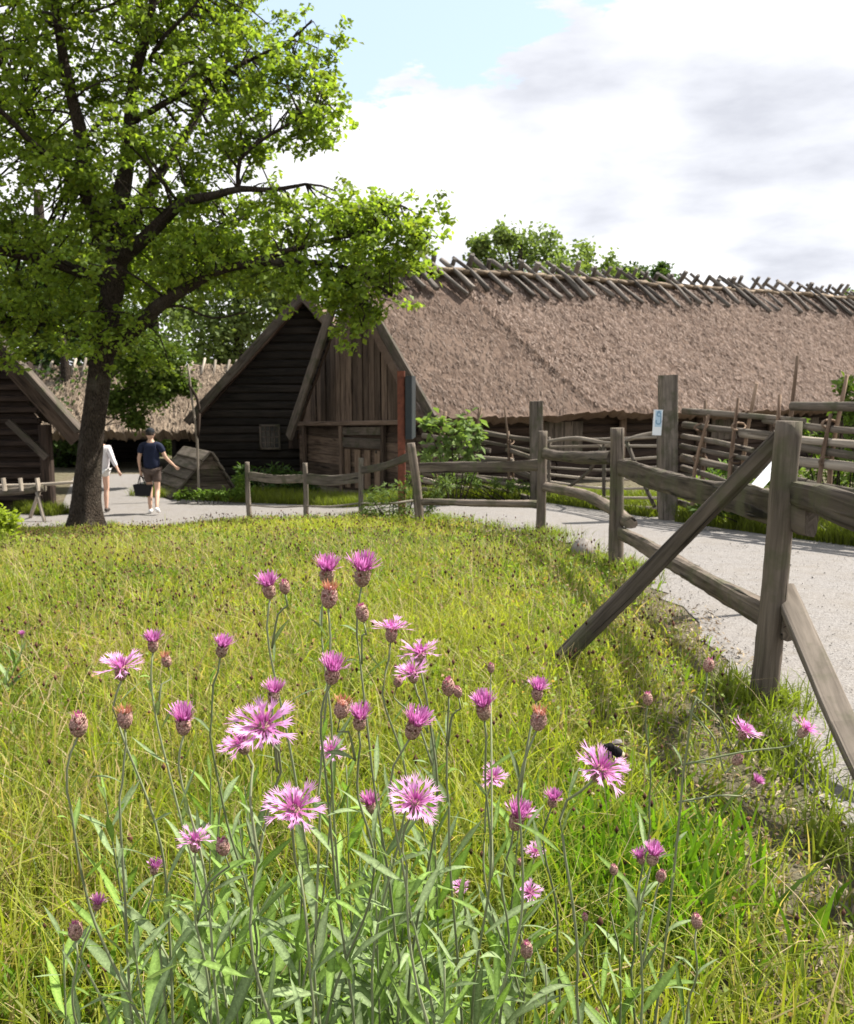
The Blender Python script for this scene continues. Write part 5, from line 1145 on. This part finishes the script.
# ================================================================== KNAPWEEDS
inv_m, t_, b_ = pmat('scaly flower base', .8, .2)
_tc = N(t_, 'ShaderNodeTexCoord').outputs['Object']; _v = N(t_, 'ShaderNodeTexVoronoi'); _v.inputs['Scale'].default_value = 420; L(t_, _tc, _v.inputs['Vector'])
_a = N(t_, 'ShaderNodeAttribute', attribute_name='var').outputs['Fac']
_c = mixc(t_, _a, (.20, .21, .11), (.40, .24, .20)); _c = mixc(t_, ramp(t_, _v.outputs['Distance'], [(.38, 0.0), (.62, .6)]), _c, (.09, .045, .035)); L(t_, _c, b_.inputs['Base Color']); bump(t_, b_, mth(t_, 'SUBTRACT', 1.0, _v.outputs['Distance']), .8, .001)
M['invol'] = inv_m
M['stem'] = wood('ribbed grey green stem', (.10, .12, .055), (.24, .26, .15), None, .1, .2, .3)
class Soup:
    def __init__(s): s.V = []; s.F = []; s.C = []
    def strip(s, pts, ws, side, col0, col1):
        b = len(s.V); n = len(pts)
        for i, (p, w) in enumerate(zip(pts, ws)):
            t = i / (n - 1); c = [col0[k] * (1 - t) + col1[k] * t for k in range(3)]; s.V += [tuple(p - side * w), tuple(p + side * w)]; s.C += [c, c]
        for i in range(n - 1): s.F.append((b + 2 * i, b + 2 * i + 1, b + 2 * i + 3, b + 2 * i + 2))
    def build(s, name, mat, parent): return npmesh(name, np.array(s.V), np.array(s.F), np.array(s.C), mat, parent)
def perp(a):
    v = a.cross(Vector((.3, .2, 1))); v = v if v.length > .05 else a.cross(Vector((1, 0, 0))); return v.normalized()
PK = ((.58, .23, .49), (.70, .42, .64), (.46, .12, .34), (.34, .06, .22))
def head(root, pos, ax, kind, s, rnd):
    """one knapweed flower head; pos = centre of the florets' base"""
    ax = ax.normalized(); q = Vector((0, 0, 1)).rotation_difference(ax); e1 = perp(ax); e2 = ax.cross(e1)
    m = MB(); hr = .0074 * s * (1.2 if kind in 'cd' else 1); hl = .0098 * s * (1.2 if kind in 'cd' else 1); c = pos - ax * hl * .9; rows = 9; nn = 13; var = {'c': .75, 'd': .8}.get(kind, .35 + rnd.random() * .4); R_ = []
    for i in range(rows + 1):
        t = i / rows; z = -hl + 2 * hl * t; r = hr * math.sin(math.pi * min(.90, (.08 + .88 * t) * .92)) ** .62; row = []
        for k in range(nn):
            a = 2 * math.pi * (k + .5 * (i % 2)) / nn; rr = r * (1 + .10 * math.sin(i * 3.3 + k)) + (.0009 * s if 0 < i < rows else 0) * ((k + i) % 2)
            row.append(m.vert(c + ax * z + e1 * rr * math.cos(a) + e2 * rr * math.sin(a), min(1, var + .35 * t)))
        R_.append(row)
    for i in range(rows):
        for k in range(nn): k2 = (k + 1) % nn; m.face((R_[i][k], R_[i][k2], R_[i + 1][k2], R_[i + 1][k]), [(0, 0)] * 4, True)
    m.face(tuple(reversed(R_[0]))); m.face(tuple(R_[-1]))
    h = m.build('flower_head', M['invol'], root); fs = Soup(); top = c + ax * hl * .8
    def floret(a, el, L_, w, col0, col1, start=.0, lobes=0, curl=0):
        rad = e1 * math.cos(a) + e2 * math.sin(a); d = rad * math.cos(el) + ax * math.sin(el); sd_ = ax.cross(rad).normalized(); p0 = top + rad * hr * start
        p1 = p0 + d * L_ * .5 + ax * curl * L_ * .12; p2 = p0 + d * L_ * (.62 if lobes else 1) + ax * curl * L_ * .1
        fs.strip([p0, p1, p2], [w * .4, w * .6, w * (1 if lobes else .25)], sd_, col0, col1)
        for j in range(lobes):
            f = (j - (lobes - 1) / 2) / lobes; dd = (d + sd_ * f * 1.25 + ax * rnd.uniform(-.15, .2)).normalized(); q0 = p2 + sd_ * f * w * 1.2; ll = L_ * rnd.uniform(.32, .46)
            fs.strip([q0, q0 + dd * ll * .55, q0 + dd * ll + ax * rnd.uniform(-.1, .12) * ll], [w * .34, w * .36, w * .06], dd.cross(ax).normalized(), col1, [min(1, x * 1.12) for x in col1])
    mix = lambda A, B, t: [A[k] * (1 - t) + B[k] * t for k in range(3)]
    if kind in 'Oo':
        n = 26 if kind == 'O' else 22
        for k in range(n):
            a = 2 * math.pi * (k + rnd.uniform(-.3, .3)) / n; floret(a, rnd.uniform(-.12, .62), .0235 * s * rnd.uniform(.66, 1.2), .0014 * s, PK[2], mix(PK[0], PK[1], rnd.uniform(.45, 1)), .75, 5, rnd.uniform(-.5, 1.2))
        for k in range(12): floret(rnd.uniform(0, 6.28), rnd.uniform(.45, .9), .018 * s * rnd.uniform(.8, 1.1), .0016 * s, PK[2], mix(PK[0], PK[1], rnd.random()), .6, 4, 0)
        for k in range(46): floret(rnd.uniform(0, 6.28), rnd.uniform(.85, 1.5), .0125 * s * rnd.uniform(.7, 1.15), .0009 * s, PK[3], mix(PK[2], PK[0], rnd.uniform(.2, 1)), .6 * rnd.random() ** .5)
    elif kind == 'b':
        for k in range(120): floret(rnd.uniform(0, 6.28), rnd.uniform(.95, 1.5) if k % 4 else rnd.uniform(.55, 1.1), .0165 * s * rnd.uniform(.62, 1.12), .0013 * s, PK[3], mix(PK[2], PK[1], rnd.uniform(.1, .95)), 1.02 * rnd.random() ** .5)
        for k in range(9): floret(rnd.uniform(0, 6.28), rnd.uniform(.35, .9), .0150 * s * rnd.uniform(.7, 1.1), .0013 * s, PK[2], mix(PK[0], PK[1], rnd.random()), .8, 3)
    elif kind == 'd':
        for k in range(80): floret(rnd.uniform(0, 6.28), rnd.uniform(.5, 1.5), .0095 * s * rnd.uniform(.6, 1.2), .0008 * s, (.25, .10, .05), mix((.45, .20, .09), (.62, .34, .20), rnd.random()), .9 * rnd.random() ** .5)
    else:
        for k in range(26): floret(rnd.uniform(0, 6.28), rnd.uniform(1.1, 1.55), .0060 * s * rnd.uniform(.6, 1.2), .0012 * s, (.30, .06, .14), mix((.34, .07, .17), (.55, .20, .36), rnd.random()), .5 * rnd.random() ** .5)
    # bract tips ringing the head
    for k in range(44):
        a = rnd.uniform(0, 6.28); zz = rnd.uniform(-.7, .8); rad = e1 * math.cos(a) + e2 * math.sin(a); r = hr * math.sqrt(max(.05, 1 - (zz * .8) ** 2)) * .98; p = c + ax * hl * zz + rad * r; cc = rnd.choice(((.10, .045, .03), (.42, .30, .24), (.30, .13, .12), (.22, .20, .10)))
        fs.strip([p, p + ax * .0026 * s + rad * .0006 * s, p + ax * .0042 * s + rad * .0016 * s], [.0012 * s, .0011 * s, .0003 * s], ax.cross(rad).normalized(), cc, cc)
    fs.build('florets', M['petal'], h); return c - ax * hl
def leaf(sp, p, d, ln, w, rnd, col, droop=.5, wavy=0):
    up = Vector((0, 0, 1)); sd_ = d.cross(up); sd_ = sd_.normalized() if sd_.length > .05 else Vector((1, 0, 0)); roll = rnd.uniform(-.7, .7); nrm = sd_.cross(d).normalized(); side = (sd_ * math.cos(roll) + nrm * math.sin(roll)); n = 8; pts = []; q = p.copy(); dd = d.normalized()
    for i in range(n + 1): pts.append(q.copy()); q = q + dd * ln / n; dd = (dd + Vector((0, 0, -droop * .22)) + sd_ * wavy * .1 * math.sin(i)).normalized()
    pr = (.25, .42, .68, .90, 1.0, .92, .70, .38, .03); fold = nrm * .22
    b = len(sp.V); c2 = [x * .85 for x in col]; c3 = [min(1, x * 1.4 + .02) for x in col]
    for i in range(n + 1): w_ = w * pr[i] * .5; sp.V += [tuple(pts[i] - side * w_ + fold * w_), tuple(pts[i]), tuple(pts[i] + side * w_ + fold * w_)]; sp.C += [col, c3, c2]
    for i in range(n):
        for k in (0, 1): sp.F.append((b + 3 * i + k, b + 3 * i + k + 1, b + 3 * i + 4 + k, b + 3 * i + 3 + k))
def knap(label, D, heads, rootpx=None, joint=None, leafy=1.0, D2=None):
    """heads: (px,py,kind,scale,tilt toward viewer, tilt right)"""
    rnd = random.Random(hash_(label)); m0 = heads[0]; p0 = at(m0[0], m0[1], D)
    xc = at(400, m0[1], D).x; rx = xc + (p0.x - xc) * .55 if rootpx is None else at(rootpx, 1000, D).x
    g = Vector((rx, D + rnd.uniform(.0, .12), 0)); g.z = float(gz(g.x, g.y)); root = empty('knapweed', tuple(g), label, 'knapweed', 'flowering knapweeds in the foreground')
    st = MB(); lf = Soup(); main = None
    for i, h_ in enumerate(heads):
        px, py, kd, s = h_[:4]; tv, tr_ = (h_[4:] + (0, 0))[:2] if len(h_) > 4 else (rnd.uniform(-.1, .35), rnd.uniform(-.25, .25))
        dd = D + (h_[6] if len(h_) > 6 else (0 if i == 0 else rnd.uniform(-.04, .06))); s *= 1.02; pos = at(px, py, dd); ax = Vector((tr_, -tv, 1)).normalized(); end = head(root, pos, ax, kd, s, rnd)
        if i == 0:
            mid = g.lerp(end, .5) + Vector((rnd.uniform(-.05, .05), rnd.uniform(-.03, .03), 0)); pts = [g - Vector((0, 0, .01)), mid, g.lerp(end, .78) + Vector((rnd.uniform(-.02, .02), 0, 0)), end - ax * .07 + Vector((rnd.uniform(-.008, .008), 0, 0)), end]
            if joint: pts = [g, at(*joint[0]), end - ax * .04, end]
            main = catmull(pts, .03); beam(st, pts, .0021, None, 2, 7, .06, .03, (1.3, .62), wob=.006)
        else:
            bz = end.z - max(.05, (Vector((end.x, end.y, 0)) - Vector((p0.x, p0.y, 0))).length * 1.3 + .04) if not joint else None
            j = min(range(len(main)), key=lambda k: abs(main[k].z - bz)) if not joint else min(len(main) - 3, max(2, min(range(len(main)), key=lambda k: (main[k] - at(*joint[0])).length) + (-1, 2, 0, -3, 1)[i % 5]))
            b = main[j]; pts = [b, b.lerp(end, .5) + ax * .006 + Vector((0, 0, -.006 if joint else .004)), end - ax * .018, end]; beam(st, pts, .0017, None, 2, 6, .05, .02, (1, .7))
            lc = rnd.uniform(.8, 1.2); leaf(lf, b, (end - b + Vector((rnd.uniform(-.05, .05), rnd.uniform(-.05, .05), -.02))).normalized(), .05, .008, rnd, [.12 * lc, .15 * lc, .075 * lc], .4)
    n = len(main); tot = n * .03; k = .10; side_ = 0
    while k < .97:
        p = main[int(k * (n - 1))]; a = side_; side_ += 2.4 + rnd.uniform(-.4, .4); el = rnd.uniform(.5, 1.15); f = k
        ln = (.125 * (1 - f) ** .7 + .026) * rnd.uniform(.75, 1.2) * leafy; w = ln * (.150 if f < .6 else .12) * rnd.uniform(.8, 1.15); d = Vector((math.cos(a) * math.cos(el), math.sin(a) * math.cos(el), math.sin(el)))
        lc = rnd.uniform(.75, 1.3); col = ([.16, .21, .095] if rnd.random() < .55 else [.14, .22, .045]); leaf(lf, p, d, ln, w, rnd, [x * lc for x in col], rnd.uniform(-.2, .7), rnd.uniform(-1, 1)); k += rnd.uniform(.022, .05) if f < .6 else rnd.uniform(.035, .075)
    for _ in range(5):   # basal leaves
        a = rnd.uniform(0, 6.28); d = Vector((math.cos(a) * .6, math.sin(a) * .6, 1)).normalized(); leaf(lf, main[1], d, rnd.uniform(.14, .24), rnd.uniform(.016, .027), rnd, [.10, .15, .045], rnd.uniform(.2, .7))
    st.build('stem', M['stem'], root); lf.build('foliage', M['kleaf'], root); return root
def hash_(s):
    v = 7
    for ch in s: v = (v * 131 + ord(ch)) % 1000003
    return v
KN = [
 ('forked knapweed at left of the top row, mauve tuft beside a small bud', 1.08, [(268, 584, 'b', 1.05, .1, -.1), (284, 582, 'c', .72)], 330),
 ('upright knapweed with a rusty dried head just below a pink tuft', 1.02, [(330, 588, 'd', 1.1, 0, .1)], 345),
 ('knapweed with one ragged pink bloom standing above the rusty dried head', 1.16, [(327, 568, 'b', 1.25, .2, .1)], 350),
 ('tall knapweed at right of the top row, double pink tuft above a brown bud', 1.10, [(363, 568, 'b', 1.35, .1, .1), (361, 606, 'c', .9)], 372),
 ('slim knapweed at left with a magenta tuft and a small brown head beside it', 1.12, [(153, 640, 'b', .9, 0, .05), (165, 656, 'd', .72)], 235),
 ('knapweed at left with a wide flat open mauve bloom', 1.02, [(121, 666, 'o', 1.0, .1, .05)], 190),
 ('knapweed at left carrying only a fuzzy orange dried head', .98, [(125, 711, 'd', .95, 0, .05)], 150),
 ('knapweed with a single narrow magenta tuft between the left blooms and the centre', 1.12, [(223, 645, 'b', .95, 0, .25)], 215),
 ('knapweed at the left margin with a fat closed pink bud', .95, [(79, 716, 'c', 1.1, 0, .1)], 150),
 ('knapweed with a vivid purple tuft standing alone left of centre', .95, [(183, 718, 'b', 1.1, .05, 0)], 215),
 ('central knapweed with a round magenta ball above a dark scaly base', .98, [(333, 668, 'b', 1.1, .1, .15)], 345),
 ('knapweed with one wide pink bloom seen from the side, centre right of the top group', 1.08, [(392, 628, 'o', 1.0, -.1, .1)], 405),
 ('knapweed with two wide pink blooms one above the other', 1.04, [(420, 652, 'o', .95, .0, .0), (412, 672, 'o', .8, .2, -.2), (399, 678, 'c', .6)], 420),
 ('knapweed with the largest open mauve bloom, a second bloom behind and a red bud', .76, [(263, 725, 'O', 1.02, .75, 0), (241, 742, 'o', .8, .35, -.3, .05), (274, 690, 'b', .72, 0, .1, .03)], 255),
 ('knapweed with an orange dried head touching a small pink tuft, mid cluster', .95, [(360, 716, 'b', .95, .1, .1), (343, 702, 'd', .9, .1, .2)], 350),
 ('knapweed with a bright pink tuft leaning right, right of centre', .92, [(416, 722, 'b', 1.15, .1, .35)], 395),
 ('knapweed with a half open pink bloom low in the middle', 1.08, [(331, 750, 'o', .68, .5, .1)], 325),
 ('knapweed with two pale closed brown buds', 1.08, [(448, 680, 'c', .95, 0, -.05), (457, 688, 'c', .6)], 455),
 ('knapweed with a shaggy pink tuft and a small round bud behind it', .98, [(483, 704, 'b', 1.1, .1, -.1), (491, 664, 'c', .55, 0, 0, .15)], 478),
 ('long slanting knapweed with a magenta tuft over a rusty dried head', .92, [(540, 712, 'd', .95, 0, .15), (538, 688, 'b', .82, 0, .1, .03)], 455),
 ('knapweed with a big open bloom tilted right, visited by a bumblebee', .82, [(602, 768, 'O', 1.0, .5, .35)], 500),
 ('knapweed with a small half hidden pink bloom behind the slanting stem', 1.12, [(493, 777, 'o', .72, .4, .1)], 500),
 ('knapweed with a half open bright pink cup seen from the side', 1.0, [(519, 814, 'b', 1.2, .1, .3)], 505),
 ('knapweed with one small round purple ball on a short stem', 1.12, [(553, 798, 'b', .8, .1, .1)], 560),
 ('knapweed with a wide shaggy magenta bloom at lower left of centre', .78, [(294, 808, 'O', .98, .5, .05)], 285),
 ('knapweed with a wide pale pink bloom in the lower centre', .84, [(415, 801, 'O', .98, .5, .1)], 455),
 ('knapweed with a small pink tuft almost hidden among leaves in the lower centre', 1.15, [(370, 802, 'b', .95, .1, -.1)], 372),
 ('knapweed at lower left with a fan shaped bloom beside a closed reddish bud', .96, [(195, 840, 'o', .82, -.05, 0), (221, 841, 'c', .85)], 215),
 ('short knapweed with a tiny mauve tuft low at the left', 1.1, [(155, 866, 'b', .7, 0, .2)], 165),
 ('knapweed at bottom left with a closed pink bud', 1.0, [(75, 924, 'c', .95, 0, 0)], 100),
 ('knapweed at bottom left with a small bright tuft leaning right', 1.05, [(98, 902, 'b', .68, 0, .3)], 120),
 ('small knapweed with a star like open pink bloom low on the right of centre', 1.25, [(530, 892, 'o', .72, .4, .1)], 520),
 ('small knapweed with a closed dark purple bud near the bottom', 1.12, [(527, 944, 'c', .95, 0, .05)], 515),
 ('small knapweed with a flattened pink bloom crossed by a grass leaf', 1.3, [(535, 852, 'o', .62, .1, 0), (520, 860, 'c', .5)], 530),
 ('tiny knapweed bloom beside the big slanting stem near the bottom', 1.35, [(461, 886, 'o', .52, .3, -.2)], 465),
 ('knapweed at lower right with two purple tufts and a brown head in one bunch', 1.02, [(654, 853, 'b', .92, 0, .2), (640, 856, 'b', .62, 0, -.3), (662, 872, 'c', .72)], 640),
 ('lone dark purple knapweed bud low at the right', 1.1, [(697, 916, 'c', .8, 0, .0)], 690),
 ('thin knapweed stalk with one pale round bud near the slanting fence brace', 1.35, [(648, 694, 'c', .85, 0, 0)], 655),
 ('knapweed with a small pale bud at the foot of the lush leaves', 1.2, [(614, 866, 'c', .65, 0, 0)], 618),
 ('tiny dark purple knapweed bud deep in the grass right of centre', 1.35, [(585, 914, 'c', .6, 0, 0)], 590),
]
for lb, D, hs, rp in KN: knap(lb, D, hs, rp)
knap('pale branching knapweed at right with two pink blooms and pale buds spread over the verge', 1.12, [(710, 660, 'c', .75, 0, .2), (745, 731, 'o', .80, .2, .45), (806, 729, 'o', .78, -.1, .95), (757, 781, 'b', .62, .1, .8), (741, 756, 'c', .72, 0, .8)], 655, joint=[(682, 765, 1.12)], leafy=.5)
for i, (px, py, D) in enumerate(((22, 634, 3.6),)): knap('small distant knapweed bloom alone in the grass at the left edge', D, [(px, py, 'b', 1.0, 0, 0)], px)
def leafy_shoot(label, px, D, h, seed):
    rnd = random.Random(seed); g = Vector((at(px, 1000, D).x, D, 0)); g.z = float(gz(g.x, g.y)); root = empty('leafy_shoot', tuple(g), label, 'plant', 'leafy knapweed shoots without flowers'); top = g + Vector((rnd.uniform(-.06, .06), rnd.uniform(-.05, .05), h)); st = MB(); lf = Soup()
    pts = [g, g.lerp(top, .5) + Vector((rnd.uniform(-.02, .02), 0, 0)), top]; main = catmull(pts, .03); beam(st, pts, .0024, None, 2, 6, .05, .04, (1.2, .5)); k = .05; a = rnd.random() * 6
    while k < 1:
        p = main[int(k * (len(main) - 1))]; a += 2.4; el = rnd.uniform(.5, 1.25); ln = (.13 * (1 - k) ** .5 + .035) * rnd.uniform(.8, 1.3); lc = rnd.uniform(.75, 1.3)
        col = ([.16, .215, .095] if rnd.random() < .4 else [.14, .22, .04]); leaf(lf, p, Vector((math.cos(a) * math.cos(el), math.sin(a) * math.cos(el), math.sin(el))), ln, ln * rnd.uniform(.11, .18), rnd, [x * lc for x in col], rnd.uniform(-.2, .6), rnd.uniform(-1, 1)); k += rnd.uniform(.02, .045)
    st.build('stem', M['stem'], root); lf.build('foliage', M['kleaf'], root)
rs = random.Random(4)
for i in range(42):
    px = rs.choice((rs.uniform(60, 560), rs.uniform(200, 520))); leafy_shoot('leafy grey green knapweed shoot without a flower in the foreground thicket', px, rs.uniform(.85, 1.6), rs.uniform(.40, .80), 100 + i)

# ================================================================== BUMBLEBEE
def build_bee():
    p = at(614, 749, .835); base = empty('bumblebee', tuple(p), 'black bumblebee feeding on the big tilted pink bloom at right', 'bumblebee'); bk = flat('black bee fur', (.010, .009, .010), .95, .1, 900, .8); wh = flat('pale bee tail', (.45, .38, .25), .9, .1); wg = flat('bee wing', (.12, .10, .09), .25, .5)
    q = Vector((0, 0, 1)).rotation_difference(Vector((.8, .1, -.55)).normalized()); m = MB(); blob(m, p + Vector((.003, 0, -.003)), .0052, .0052, .0072, 14, 10, .05, q=q); blob(m, p + Vector((-.004, 0, .002)), .0045, .0045, .005, 12, 9, .05, q=q); blob(m, p + Vector((-.0085, -.001, .003)), .0028, .0028, .003, 10, 8, .03, q=q); m.build('body', bk, base)
    m = MB(); blob(m, p + Vector((.0080, 0, -.0063)), .0036, .0036, .003, 12, 8, .06, q=q); m.build('tail', wh, base)
    for s in (-1, 1):
        m = MB(); a = p + Vector((-.002, s * .002, .0055)); poly(m, [a, a + Vector((.004, s * .003, .003)), a + Vector((.011, s * .006, .0015)), a + Vector((.012, s * .003, -.001)), a + Vector((.005, 0, -.0005))]); m.build('wing', wg, base)
        for k in range(3): m = MB(); b0 = p + Vector((-.006 + k * .0035, s * .003, -.001)); beam(m, [b0, b0 + Vector((-.001, s * .004, -.001)), b0 + Vector((-.001 + k * .0008, s * .005, -.006))], .0006, None, 2, 5, 0, .003); m.build('leg', bk, base)
build_bee()
